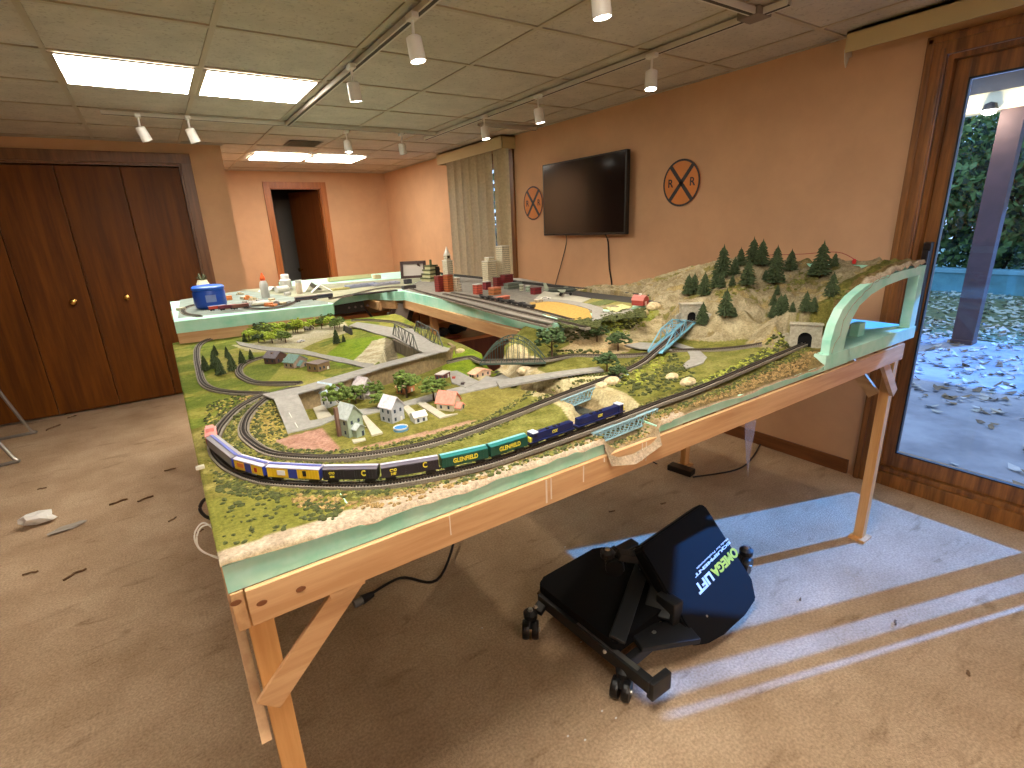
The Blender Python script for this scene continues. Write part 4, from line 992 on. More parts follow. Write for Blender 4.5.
road([((496,381),(500,387)),((520,376.5),(520,383)),((560,371),(560,375.7)),((580,368.5),(588,371.5)),((599,366.5),(604,370))], zs=[.996,1.0,1.006,1.006,1.004], thick=.006)
road([((262,394),(273.5,398.5)),((282,390),(298,393.5)),((300,386.6),(300,393)),((341,374.5),(341,381)),((382,363),(382,367.5)),((410,356),(423,356.5)),((420,352.5),(440,352))], zs=[zt-.004]+[zt]*6)
road([((414,354.5),(447,351)),((422.5,352),(450,348.5)),((416,348.8),(432,342.5)),((395,338),(412,328.6)),((376,333.5),(390,327)),((362,328.6),(372,324)),((349,325.6),(357,322))], zs=[zt,zt,1.049,1.049,1.046,1.040,1.030])
road([((300,350),(300,354.5)),((320,354.5),(320,358.5)),((341,358.8),(341,363)),((360,363),(356,366.5)),((374,366),(368,369.5))])
road([((236,342),(240,346)),((262,347),(262,350.5)),((280,348.5),(280,352)),((300,350),(300,354.5))])
for a_, b_ in (((284,403),(287,408)),((289,413),(292,418)),((295,423),(298,428))):
    p_ = onz(*a_,1.036-(a_[1]-403)*.0014); q_ = onz(*b_,1.036-(b_[1]-403)*.0014); MB().bar(p_+Vector((0,0,.0012)),q_+Vector((0,0,.0012)),.0018,.0006).build('lane_mark', mat('lane_white',(224,222,214),.7), lay)
# branch lots and pavements
def slab(pix, name, m, lift=.0035, fn=T, parent=lay, h=.004):
    P = [fn(*q) for q in pix]; z = max(p.z for p in P)+lift
    return MB().prism([(p.x,p.y) for p in P], z-h, z).build(name, m, parent)
slab([(449,372.5),(457,371.5),(480,383),(466,389),(452,384)], 'parking_lot', m_road)
slab([(311,404),(321,401.5),(332,416),(318,419)], 'driveway', m_conc, .001, lambda a,b: onz(a,b,.994))
slab([(362,417),(366,416.5),(383,434),(372,437)], 'driveway', m_conc)
slab([(403,408),(408,406),(422,418),(413,423)], 'driveway', m_conc)
slab([(417,404.5),(424,402.5),(446,416),(458,415),(440,419.5)], 'driveway', m_conc)
slab([(352,441),(365,439),(366,441),(354,444)], 'pavement', m_conc)
slab([(624,346),(640,343.5),(668,347),(672,354),(650,352),(640,352)], 'gravel_lot', m_road)
road([((666,345),(676,343)),((686,350),(692,348)),((690,356),(700,352)),((690,361),(707,358)),((683,366),(703,364)),((686,370),(698,366))])
# town retaining wall
k = MB(); wl = [Vector((x,y,0)) for x,y in wallline[2:]]+[Vector((.835,1.63,0)),Vector((.85,1.70,0))]
for a, b_ in zip(wl, wl[1:]): k.bar((a.x,a.y-.004,1.0125),(b_.x,b_.y-.004,1.0125),.012,.069)
k.build('retaining_wall', m_stone, lay)
k = MB(); k.bar((bC.x-.01,bC.y-.002,1.018),(bA.x+.0,bA.y+.002,1.018),.008,.054); k.build('abutment_wall', mat('weathered_board', (110,100,84), .9, var=.2, vs=120, stretch=(1,1,.15)), lay)
k = MB(); a = T(346,332); b_ = T(352,335); k.bar((a.x,a.y,a.z-.0),(b_.x,b_.y,b_.z),.008,.06); k.build('abutment_wall', mat('dark_slate_board', (66,66,64), .8), lay)
# ---------------------------------------------------------------- tracks
m_ball = mat('grey_ballast', (128,120,108), .95, var=.18, vs=500, bump=.6, bs=500, dist=.001); m_slp = mat('dark_sleepers', (46,40,36), .8); m_rail = mat('nickel_rail', (96,86,76), .5, .5)
def smoothz(P, n=6):
    for _ in range(n):
        z = [p.z for p in P]
        for i in range(1,len(P)-1): P[i].z = (z[i-1]+z[i]*2+z[i+1])/4
    return P
def track_line(P, label, ball=True, name='model_track', rw_=.0045, every=.0055, fixed=False, group=None):
    P = resample(catmull(P, 10), .006); P = smoothz(P, 10)
    t = thing(name, label, 'track', P[0])
    o_ = P[0]; Q = [p-o_ for p in P]
    N = []
    for i in range(len(Q)):
        d = (Q[min(i+1,len(Q)-1)]-Q[max(i-1,0)]); d.z = 0; d.normalize(); N.append(Vector((-d.y,d.x,0)))
    up = Vector((0,0,1))
    if ball:
        MB().ribbon([q+n*.0125+up*.001 for q,n in zip(Q,N)],[q-n*.0125+up*.001 for q,n in zip(Q,N)],.008).build('ballast', m_ball, t)
    k = MB(); L = 0
    for i in range(0,len(Q)-1):
        k.bar(Q[i]-N[i]*.0082+up*.0022, Q[i]+N[i]*.0082+up*.0022, .0032,.0022)
    o2 = k.build('sleepers', m_slp, t); o2['kind'] = 'stuff'
    for s_ in (-1,1):
        MB().ribbon([q+n*(s_*rw_+.0009)+up*.0052 for q,n in zip(Q,N)],[q+n*(s_*rw_-.0009)+up*.0052 for q,n in zip(Q,N)],.0022).build('rail', m_rail, t)
    return P
def onT(pix, lift=.005): 
    out = []
    for q in pix:
        p = T(*q[:2]) if len(q) == 2 else onz(*q)
        if len(q) == 2: p.z += lift
        else:
            h_ = hz(p.x,p.y)
            if p.z-.004 < h_ < p.z+.035 and q[0] < 640:
                p = T(*q[:2]); p.z += lift
        out.append(p)
    return out
# outer line carrying the train (z given from the foreground embankment)
OT = track_line(onT([(268,393,1.03),(250,403,1.02),(236,412,1.01),(224,424,1.003),(217,435,1.0),(214,450,.998),(222,463,.997),(238,474,.996),(268,483.5,.995),(322,487,.993),(380,484,.993),(438,474.5,.993),(487,463,.993),(526,450.5,.993),(574,434,.993),(622,416.5,.993),(660,402,.994),(700,387.5,.997),(750,366.5,1.002),(806,343,1.008),(830,333,1.012),(850,325,1.016)]),
   'long outer track at the front edge with the freight train standing on it')
track_line(onT([(330,386,1.047),(312,388.5,1.045),(295,388.5,1.043),(281,392,1.04),(267,400,1.032),(254,411,1.02),(246,422,1.01),(244,434,1.003),(252,444,.999),(270,452.5,.997),(300,456.5,.996),(340,457,.996),(390,451,.996),(440,440,.996),(500,419,.997),(560,395.5,.998),(612,376,1.0),(640,363,1.006),(655,351,1.02),(667,341,1.033),(679,331,1.046),(689,322.5,1.056),(694,318,1.058)]),
   'inner track circling the little town and climbing over the blue truss bridge')
track_line(onT([(262,395),(235,394),(214,390.5),(203.5,384),(199.5,372),(197,358),(198,348),(205,342),(220,337.5),(243,333.5),(275,327),(300,322)]), 'outermost grey track loop around the farm hills at the far left')
track_line(onT([(300,384.5),(262,384.5),(248,380.8),(240,375),(240.5,368),(250,362),(267,357.5),(280,354.5)]), 'small inner track loop curling around the farm houses')
track_line(onT([(446,363),(470,358.5),(482,360.8,1.012),(512,360.5,1.012),(545,359.5,1.012),(570,357),(600,357),(640,356),(668,352),(710,351),(745,348),(762,345)]), 'straight track crossing the green arch bridge in the middle of the table')
track_line(onT([(352,321),(372,321),(395,323),(412,329)]), 'short curved track behind the road bridge beside the opening')
# ---------------------------------------------------------------- upper deck
up = thing('upper_layout_shelf', 'raised foam topped shelf carrying the city scene behind the landscape', 'shelf')
UP = [(p[0],p[1]) for p in upoly]
MB().prism(UP, ZU-.055, ZU).build('foam_top', m_foam, up)
zb0, zb1 = ZU-.108, ZU-.0555
xi2 = xin
def rail(a, b_, z0=zb0, z1=zb1, t=.018):
    return MB().bar((a[0],a[1],(z0+z1)/2),(b_[0],b_[1],(z0+z1)/2),t,z1-z0).build('frame_rail', m_pinex if abs(a[0]-b_[0]) > abs(a[1]-b_[1]) else m_piney, up)
rail((ul.x+.002,YU+.012),(XS-.005,YU-.012)); rail((n2_.x+.02,n2_.y),(xi2-.04,ys2+.014)); rail((n1_.x,n1_.y+.22),(n2_.x,n2_.y+.22)); rail((xi2+.012,ys2+.01),(xend.x+.005,xend.y+.15))
rail((XS-.012,YU),(XS-.012,n1_.y)); rail((ul.x+.012,YU+.02),(ul.x+.015,YO)); rail((ul.x,YO-.02),(.7,YO-.02)); rail((XO-.02,1.60),(XO-.02,4.58)); rail((.8,4.58),(XO-.03,4.58))
for a, b_ in (((.5,YU+.02),(.5,YO-.03)),((xi2+.02,2.6),(XO-.04,2.6)),((xi2+.02,3.6),(XO-.04,3.6)),((1.1,ys2+.03),(1.1,4.56))): rail(a, b_)
for x, y in ((.04,3.1),(.04,YO-.08),(.62,YO-.08),(xi2+.04,3.2),(xi2+.04,2.75),(XO-.07,2.2),(XO-.07,3.2),(XO-.07,4.5),(.86,4.5)):
    MB().box((x,y,0),(x+.038,y+.038,zb0)).build('leg', m_pinez, up)
def up_(px,py,z=0): return onz(px,py,ZU+z)
def patch(pix, name, m, h=.003, parent=up, z0=0):
    P = [up_(*q) for q in pix]
    return MB().prism([(p.x,p.y) for p in P], ZU+z0, ZU+z0+h).build(name, m, parent)
m_cg = mat('city_ground_grey', (124,120,112), .85, var=.1, vs=30)
m_cream = mat('cream_ground', (140,140,116), .85, var=.1, vs=12)
m_fy = mat('straw_field', (180,146,74), .9, var=.16, vs=50, stretch=(1,5,1)); m_ol = mat('olive_field', (136,132,68), .9, var=.15, vs=40)
m_dg = mat('dark_crop_rows', (92,104,52), .9, var=.2, vs=80); m_pad = mat('pale_airfield', (184,182,168), .8, var=.03, vs=20)
m_blkrd = mat('black_ballast', (52,50,48), .9, var=.2, vs=200)
patch([(402,289.5),(430,276.5),(520,278.5),(560,286),(560,300),(530,308),(555,322),(551,324)], 'city_ground', m_cg, .0025)
patch([(240,290),(330,284),(395,279),(428,277),(402,289),(345,295.5),(334,303)], 'bare_ground', m_cream, .002)
patch([(178,318),(180,300),(240,291),(330,290),(328,304)], 'bare_ground', mat('grey_white_foam', (122,134,126), .8, var=.1, vs=12), .0015)
patch([(545,291),(591,299),(571,307),(533,301)], 'airfield', m_pad, .0035)
patch([(530,303),(560,302),(588,310),(592,318),(575,321),(548,316),(531,309)], 'straw_field', m_fy, .0045)
patch([(548,286),(590,288),(636,296),(660,303),(634,304),(592,299),(546,290.5)], 'dark_ground', m_blkrd, .002)
patch([(592,299),(634,304),(628,312),(603,309),(578,305)], 'olive_field', m_ol, .003)
patch([(586,304.5),(606,300.5),(617,302),(600,307)], 'crop_rows', m_dg, .005)
patch([(606,308),(622,305),(632,308),(614,314)], 'crop_rows', mat('pale_crops', (196,194,140), .9, var=.2, vs=90), .005)
def road_up(pairs): return road([(a,b_) for a,b_ in pairs], m=m_road, parent=up, fn=lambda a,b_: up_(a,b_,.003), zs=None)
k = MB(); prs = [((533,300),(536,298)),((560,302),(567,300)),((580,306),(590,304)),((592,310),(603,308)),((592,320),(604,318))]
k.ribbon([up_(*a,.006) for a,b_ in prs],[up_(*b_,.006) for a,b_ in prs],.005).build('road', m_road, up)
k = MB(); prs = [((603,316),(603,311)),((618,315),(618,312)),((634,311),(630,308))]
k.ribbon([up_(*a,.005) for a,b_ in prs],[up_(*b_,.005) for a,b_ in prs],.004).build('road', m_road, up)
# dark back edge strip of the shelf
k = MB(); k.bar((XO-.012,1.6,ZU+.008),(XO-.012,4.5,ZU+.008),.02,.016); k.build('edge_strip', m_blkrd, up)
# foam step along left front, small platform under the far cars
p0, p1 = up_(298,308), up_(333,304)
MB().box((xi2-.3,ys2+.02,ZU+.0),(xi2-.02,ys2+.06,ZU+.008)).build('track_bed', m_blkrd, up)
# upper tracks
def upt(pix, label, ball=True): return track_line([up_(a,b_,.005) for a,b_ in pix], label, ball)
upt([(200,316),(187,314),(183,310),(190,306),(205,304.5),(230,306),(262,309),(285,306),(296,301)], 'oval track end on the left of the raised shelf under the blue tub')
upt([(330,299),(352,294.5),(380,288.5),(404,287.5),(425,293),(462,303),(510,316),(550,326)], 'shelf track nearest the foam edge, running beside the city')
upt([(444,294),(480,302),(520,312),(562,322),(588,328)], 'second shelf track from the foam edge beside the city')
upt([(452,293),(490,300.5),(530,309),(572,320)], 'third shelf track behind the black train cars')
# ---------------------------------------------------------------- train cars
m_dk = mat('car_underframe', (26,24,24), .6); m_wh = mat('steel_wheel', (70,66,62), .4, .7)
def rolling(t, L, zt_=0):
    for s_ in (-1,1):
        k = MB(); x = s_*(L/2-.016)
        k.box((x-.009,-.006,.004),(x+.009,.006,.0085)); k.box((x-.010,-.0068,.0035),(x+.010,-.0055,.0062)); k.box((x-.010,.0055,.0035),(x+.010,.0068,.0062))
        tr_ = k.build('truck', m_dk, t)
        for w_ in (-1,1):
            k = MB(); k.cyl((x+w_*.006,-.0052,.0034),(x+w_*.006,.0052,.0034),.0032,n=10); k.build('wheel_set', m_wh, tr_)
        MB().box((s_*(L/2+.0002),-.0012,.006),(s_*(L/2+.0045),.0012,.008)).build('coupler', m_dk, t)
    MB().box((-L/2,-.0075,.008),(L/2,.0075,.0098)).build('underframe', m_dk, t)
def boxcar(label, L, body, roof, end=None, marks=(), doorc=None, h=.0255, w=.0195, roofwalk=None):
    t = thing('boxcar', label, 'train car', (0,0,0), 0, 'freight train cars on the front track')
    rolling(t, L)
    MB().box((-L/2+.001,-w/2,.0095),(L/2-.001,w/2,h)).build('car_body', body, t)
    for s_ in (-1,1): MB().box((s_*(L/2-.001),-w/2,.0095),(s_*(L/2),w/2,h+.0005)).build('car_end', end or body, t)
    k = MB(); k.prism([(-w/2-.0006,h),(w/2+.0006,h),(w/2+.0006,h+.0012),(0,h+.0032),(-w/2-.0006,h+.0012)], -L/2-.0003, L/2+.0003, Matrix(((0,0,1,0),(1,0,0,0),(0,1,0,0),(0,0,0,1)))); k.build('car_roof', roof, t)
    MB().box((-L/2,-.0028,h+.0034),(L/2,.0028,h+.0041)).build('roof_walk', roofwalk or roof, t)
    k = MB()
    for i in range(int(L/.006) if L > .03 else 3):
        x = -L/2+.003+i*.006
        for s_ in (-1,1): k.box((x,s_*w/2,.0105),(x+.0008,s_*(w/2+.0004),h-.0005))
    k.build('side_ribs', body, t)
    if doorc:
        for s_ in (-1,1): MB().box((-.009,s_*w/2,.0098),(.009,s_*(w/2+.0011),h-.0008)).build('sliding_door', doorc, t)
    for s_ in (-1,): 
        for kind, x, z, sx, m, a in marks:
            if kind == 'T':
                M = Matrix(((1,0,0,x),(0,0,-1*-1,-w/2-.0012),(0,1,0,z),(0,0,0,1)))
                M = Matrix(((1,0,0,x),(0,0,-1,-w/2-.0012),(0,1,0,z),(0,0,0,1)))
                text_obj('lettering', a, sx, m, t, M, .0002, bold=.0003)
            else:
                MB().box((x-sx/2,-w/2-.0012,z-a/2),(x+sx/2,-w/2-.0003,z+a/2)).build('side_panel', m, t)
    return t
m_yb = mat('boxcar_yellow', (222,184,40), .45); m_bb = mat('boxcar_blue', (44,58,150), .45); m_bk = mat('boxcar_black', (34,32,42), .4); m_gn = mat('boxcar_green', (14,74,60), .4); m_gr2 = mat('boxcar_green_roof', (28,106,104), .4)
m_lav = mat('lavender_white', (188,186,204), .5); m_bkr = mat('charcoal_roof', (92,88,100), .5); m_gry = mat('hopper_grey', (128,126,130), .5); m_yl2 = mat('lettering_yellow', (216,204,60), .5); m_red = mat('decal_red', (190,50,40), .5); m_ny = mat('loco_navy', (18,32,84), .35); m_lw = mat('decal_white', (225,222,226), .5)
SP = [0]
for a, b_ in zip(OT, OT[1:]): SP.append(SP[-1]+(b_-a).length)
def on_track(s_):
    for i in range(len(SP)-1):
        if SP[i+1] >= s_: f_ = (s_-SP[i])/(SP[i+1]-SP[i]); return OT[i].lerp(OT[i+1], f_)
    return OT[-1].copy()
def track_s(px, py):   # arc length of the track point that this pixel looks at
    best = None
    for i, p in enumerate(OT):
        c = MW @ np.array([p.x,p.y,p.z-EYE]); u = 512+FPX*c[0]/c[2]; v = 384+FPX*c[1]/c[2]; d = math.hypot(u-px,v-py)
        if best is None or d < best[0]: best = (d, SP[i])
    return best[1]
def put_car(t, s0, s1):
    a = on_track(s0); b_ = on_track(s1); m_ = (a+b_)/2; t.location = m_+Vector((0,0,.0052)); t.scale = (1,1.12,1.22); t.rotation_euler = (0, -math.atan2(b_.z-a.z,(b_-a).xy.length), math.atan2(b_.y-a.y,b_.x-a.x))
cuts = [track_s(*q) for q in [(210,441),(213,452),(240,476),(271,484.5),(324,488),(381,484),(439,475),(487,464),(526,451),(575,434),(623,416)]]
GAPC = .004
def seg(i): return cuts[i]+GAPC/2, cuts[i+1]-GAPC/2
def clen(i): a, b_ = seg(i); return (on_track(b_)-on_track(a)).length-.001
print('car lengths', [round(clen(i),3) for i in range(10)])
t = boxcar('red roofed caboose at the tail of the freight train', max(clen(0),.05), mat('caboose_red',(150,60,52),.5), mat('caboose_pink_roof',(206,136,128),.6), marks=[('B',0,.018,.008,m_dk,.006)]); t.name = 'caboose'; put_car(t, *seg(0))
MB().box((-.010,-.007,.029),(.010,.007,.036)).build('cupola', MC['caboose_pink_roof'], t)
t = boxcar('grey covered hopper car ahead of the caboose', clen(1), m_gry, m_gry, m_bb, roofwalk=m_bb); t.name = 'hopper_car'; put_car(t, *seg(1))
t = boxcar('yellow boxcar with blue door and red round mark, behind its twin', clen(2), m_yb, m_lav, m_bb, [('B',-.022,.0185,.018,mat('decal_orange',(214,120,60),.5),.007),('B',.022,.0175,.007,m_red,.007)], m_bb, roofwalk=m_bb); put_car(t, *seg(2))
t = boxcar('yellow boxcar with blue door, white oval and dark shield', clen(3), m_yb, m_lav, m_bb, [('B',-.024,.018,.016,m_lw,.008),('B',.024,.0185,.007,m_dk,.009)], m_bb, roofwalk=m_bb); put_car(t, *seg(3))
t = boxcar('black boxcar with yellow C next to the yellow boxcars', clen(4), m_bk, m_bkr, None, [('T',.026,.0195,.0125,m_yl2,'C'),('T',-.034,.0205,.005,m_yl2,'C&O'),('T',-.034,.0145,.004,m_yl2,'3240')], m_bk, roofwalk=m_lav); put_car(t, *seg(4))
t = boxcar('black boxcar with yellow C next to the green boxcars', clen(5), m_bk, m_bkr, None, [('T',.028,.0205,.0125,m_yl2,'C'),('T',-.032,.0205,.006,m_yl2,'C&O'),('T',-.032,.0145,.005,m_yl2,'3187')], m_bk, roofwalk=m_lav); put_car(t, *seg(5))
t = boxcar('green boxcar with yellow lettering coupled to the black boxcars', clen(6), m_gn, m_gr2, None, [('T',0,.018,.0105,m_yl2,'GLENFIELD')], m_gn, roofwalk=mat('pale_teal',(130,200,200),.5)); put_car(t, *seg(6))
t = boxcar('green boxcar with yellow lettering coupled to the blue locomotives', clen(7), m_gn, m_gr2, None, [('T',0,.018,.0105,m_yl2,'GLENFIELD')], m_gn, roofwalk=MC['pale_teal']); put_car(t, *seg(7))
def loco(label, L, rev):
    t = thing('diesel_locomotive', label, 'locomotive', (0,0,0), 0, 'blue locomotives pulling the train'); rolling(t, L); d = -1 if rev else 1
    MB().box((-L/2+.002,-.0095,.0098),(L/2-.002,.0095,.0112)).build('walkway', m_ny, t)
    MB().box((-L/2+.007,-.0065,.0112),(L/2-.02,.0065,.0245) if d>0 else (L/2-.007,.0065,.0245)).build('long_hood', m_ny, t)
    x0, x1 = (L/2-.024, L/2-.010) if d>0 else (-L/2+.010, -L/2+.024)
    MB().box((x0,-.009,.0112),(x1,.009,.0262)).build('cab', m_ny, t)
    MB().box((x0-.001,-.0092,.0262),(x1+.001,.0092,.0275)).build('cab_roof', mat('cab_roof_pale',(196,206,220),.5), t)
    MB().box((x0+.003,-.0095,.0195),(x1-.003,.0095,.0235)).build('cab_window', m_blk, t)
    xn = x1 if d>0 else x0-.007
    MB().box((xn,-.0065,.0112),(xn+.007,.0065,.0195)).build('nose', m_yl2, t)
    for x in (-.02,.0,.012): MB().cyl((x-.01*d,0,.0245),(x-.01*d,0,.0262),.004,n=12).build('roof_fan', m_dk, t)
    text_obj('lettering', 'CSX', .008, m_yl2, t, Matrix(((1,0,0,-.006*d),(0,0,-1,-.0067),(0,1,0,.0175),(0,0,0,1))), .0002, bold=.0003)
    k = MB(); k.box((-.014,-.007,.003),(.014,.007,.0085)); k.build('fuel_tank', m_dk, t)
    for s_ in (-1,1): MB().tube([(-L/2+.003,s_*.0094,.0165),(L/2-.003,s_*.0094,.0165)],.0003,4).build('handrail', m_dk, t)
    return t
put_car(loco('dark blue locomotive with yellow letters coupled to the green boxcar', clen(8), True), *seg(8))
put_car(loco('dark blue locomotive leading the train over the lattice bridge', clen(9), False), *seg(9))
# ---------------------------------------------------------------- bridges
m_lb = mat('bridge_light_blue', (158,198,214), .5); m_bt = mat('bridge_truss_blue', (110,170,196), .5); m_gb = mat('bridge_dark_green', (64,82,74), .5); m_gb2 = mat('bridge_steel_grey', (92,96,90), .6)
def nearS(LN, px, py):
    return min(range(len(LN)), key=lambda i: math.hypot(*( (lambda c:(512+FPX*c[0]/c[2]-px, 384+FPX*c[1]/c[2]-py))(MW @ np.array([LN[i].x,LN[i].y,LN[i].z-EYE])))))
TR2 = None
def lattice_bridge(p, q, label):
    t = thing('lattice_girder_bridge', label, 'bridge', p); v = q-p; L = v.xy.length; d = v.normalized(); n = Vector((-d.y,d.x,0)); nn = int(L/.017)
    MB().bar(Vector((0,0,-.006)), v+Vector((0,0,-.006)), .026,.003).build('deck', m_lb, t)
    for s_ in (-1,1):
        o_ = n*(.0185*s_)
        k = MB(); k.bar(o_+Vector((0,0,-.006)),v+o_+Vector((0,0,-.006)),.003,.003); k.bar(o_+Vector((0,0,-.036)),v+o_+Vector((0,0,-.036)),.003,.003)
        for i in range(nn):
            a = o_+v*(i/nn); b_ = o_+v*((i+1)/nn)
            k.bar(a+Vector((0,0,-.006)), b_+Vector((0,0,-.036)), .0015,.0022, up=n); k.bar(a+Vector((0,0,-.036)), b_+Vector((0,0,-.006)), .0015,.0022, up=n)
        k.build('lattice_girder', m_lb, t)
    k = MB()
    for i in range(nn): k.bar(v*(i/nn)+n*.0185+Vector((0,0,-.034)), v*((i+1)/nn)-n*.0185+Vector((0,0,-.034)), .002,.002)
    k.build('cross_bracing', m_lb, t)
    return t
a = on_track(track_s(588,430)); b_ = on_track(track_s(652,405)); lattice_bridge(a, b_, 'light blue lattice girder bridge carrying the locomotives over the ravine')
a = onz(556,397,.997); b_ = onz(624,371.5,1.0); lattice_bridge(a, b_, 'light blue lattice girder bridge behind the locomotives')
# blue through truss
def truss(name, label, p, q, w, h_, n, m, r=.0018, deck=True, top=True, inset=1, roof=True):
    t = thing(name, label, 'bridge', p); v = Vector(q)-Vector(p); d = Vector((v.x,v.y,0)).normalized(); nrm = Vector((-d.y,d.x,0)); up3 = Vector((0,0,1))
    if deck: MB().bar(Vector((0,0,-.003)), v+Vector((0,0,-.003)), w, .003).build('deck', m, t)
    for s_ in (-1,1):
        o_ = nrm*(w/2*s_); k = MB(); B = [o_+v*(i/n) for i in range(n+1)]; Tt = [x+up3*h_ for x in B]
        k.bar(B[0],B[-1],r*1.6); k.bar(Tt[inset],Tt[-1-inset],r*1.6); k.bar(B[0],Tt[inset],r*1.6); k.bar(B[-1],Tt[-1-inset],r*1.6)
        for i in range(inset,n-inset+1): k.bar(B[i],Tt[i],r)
        for i in range(inset,n-inset):
            k.bar(*( (Tt[i],B[i+1]) if i < n/2 else (B[i],Tt[i+1]) ), r)
        k.build('side_truss', m, t)
    if roof:
        k = MB()
        for i in range(inset,n-inset+1): k.bar(v*(i/n)+nrm*w/2+up3*h_, v*(i/n)-nrm*w/2+up3*h_, r)
        for i in range(inset,n-inset): k.bar(v*(i/n)+nrm*w/2+up3*h_, v*((i+1)/n)-nrm*w/2+up3*h_, r*.8)
        k.build('top_bracing', m, t)
    return t
truss('truss_bridge','light blue truss bridge climbing steeply to the tunnel mouth', onz(655,352,1.018), onz(689,322,1.056), .052, .044, 6, m_bt, .0022, inset=2)
truss('road_truss_bridge','dark steel truss bridge carrying the road beside the table opening', (bA+bB)/2, (bC+bD)/2, .092, .052, 7, m_gb2, .0022, deck=False, roof=False)
# bowstring arch
p = onz(481,362,1.008); q = onz(546,361,1.008)
t = thing('arch_bridge','dark green arch bridge over the dry gully in mid table','bridge',p); v = q-p; d = v.normalized(); nrm = Vector((-d.y,d.x,0)); w = .06; hA = .088
MB().bar((0,0,-.002), v+Vector((0,0,-.002)), w, .003).build('deck', m_gb, t)
for s_ in (-1,1):
    o_ = nrm*(w/2*s_); k = MB(); n = 12
    A = [o_+v*(i/n)+Vector((0,0,hA*4*(i/n)*(1-i/n))) for i in range(n+1)]; A2 = [o_+v*(i/n)+Vector((0,0,(hA-.014)*4*(i/n)*(1-i/n))) for i in range(n+1)]
    for i in range(n): k.bar(A[i],A[i+1],.0028); k.bar(A2[i],A2[i+1],.002); k.bar(A[i],A2[i+1],.0012)
    for i in range(1,n): k.bar(o_+v*(i/n), A[i], .0016)
    k.bar(o_, o_+v, .004,.005); k.build('arch_truss', m_gb, t)
k = MB()
for i in range(3,10): 
    z = Vector((0,0,hA*4*(i/12)*(1-i/12))); k.bar(v*(i/12)+nrm*w/2+z, v*((i+1)/12)-nrm*w/2+z, .0012); k.bar(v*(i/12)-nrm*w/2+z, v*(i/12)+nrm*w/2+z, .0016)
k.build('wind_bracing', m_gb, t)
# small concrete arch under road at the gully
# ---------------------------------------------------------------- tunnel portals
m_por = mat('portal_stone', (172,166,148), .85, var=.1, vs=120, bump=.3, bs=200, dist=.001)
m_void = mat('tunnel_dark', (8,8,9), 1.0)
def portal(p, rz, label, W_=.075, H_=.062, r=.019):
    t = thing('tunnel_portal', label, 'tunnel portal', p, rz)   # local: face looks toward -y, opening centred on x=0
    M = Matrix(((1,0,0,0),(0,0,1,0),(0,1,0,0),(0,0,0,1)))
    P = [(-W_/2,-.01),(-r,-.01),(-r,.026)]+[(-r*math.cos(PI*i/10), .026+r*math.sin(PI*i/10)) for i in range(1,10)]+[(r,.026),(r,-.01),(W_/2,-.01),(W_/2,H_),(-W_/2,H_)]
    MB().prism(P, -.003, .032, M).build('portal_face', m_por, t)
    MB().box((-W_/2-.003,-.008,H_-.002),(W_/2+.003,.04,H_+.004)).build('cap_stone', m_por, t)
    k = MB()
    for i in range(11):
        a = PI*i/10; c = Vector((-math.cos(a)*(r+.003),-.0045,.026+math.sin(a)*(r+.003))); k.bar(c-Vector((math.cos(a),0,-math.sin(a)))*.0025*1, c+Vector((-math.cos(a),0,math.sin(a)))*.0035, .004,.004)
    k.build('arch_stones', m_por, t)
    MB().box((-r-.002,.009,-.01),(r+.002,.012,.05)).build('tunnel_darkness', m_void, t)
    for s_ in (-1,1): MB().bar((s_*(W_/2),0,.02),(s_*(W_/2+.025),-.02,.012),.006,.05).build('wing_wall', m_por, t)
    return t
a = PORT[0]; portal(a[:3], a[3], 'stone tunnel portal at the top of the blue truss bridge', .085,.074,.018)
a = PORT[1]; portal(a[:3], a[3], 'grey stone tunnel portal where the outer track enters the mountain', .10,.076,.022)
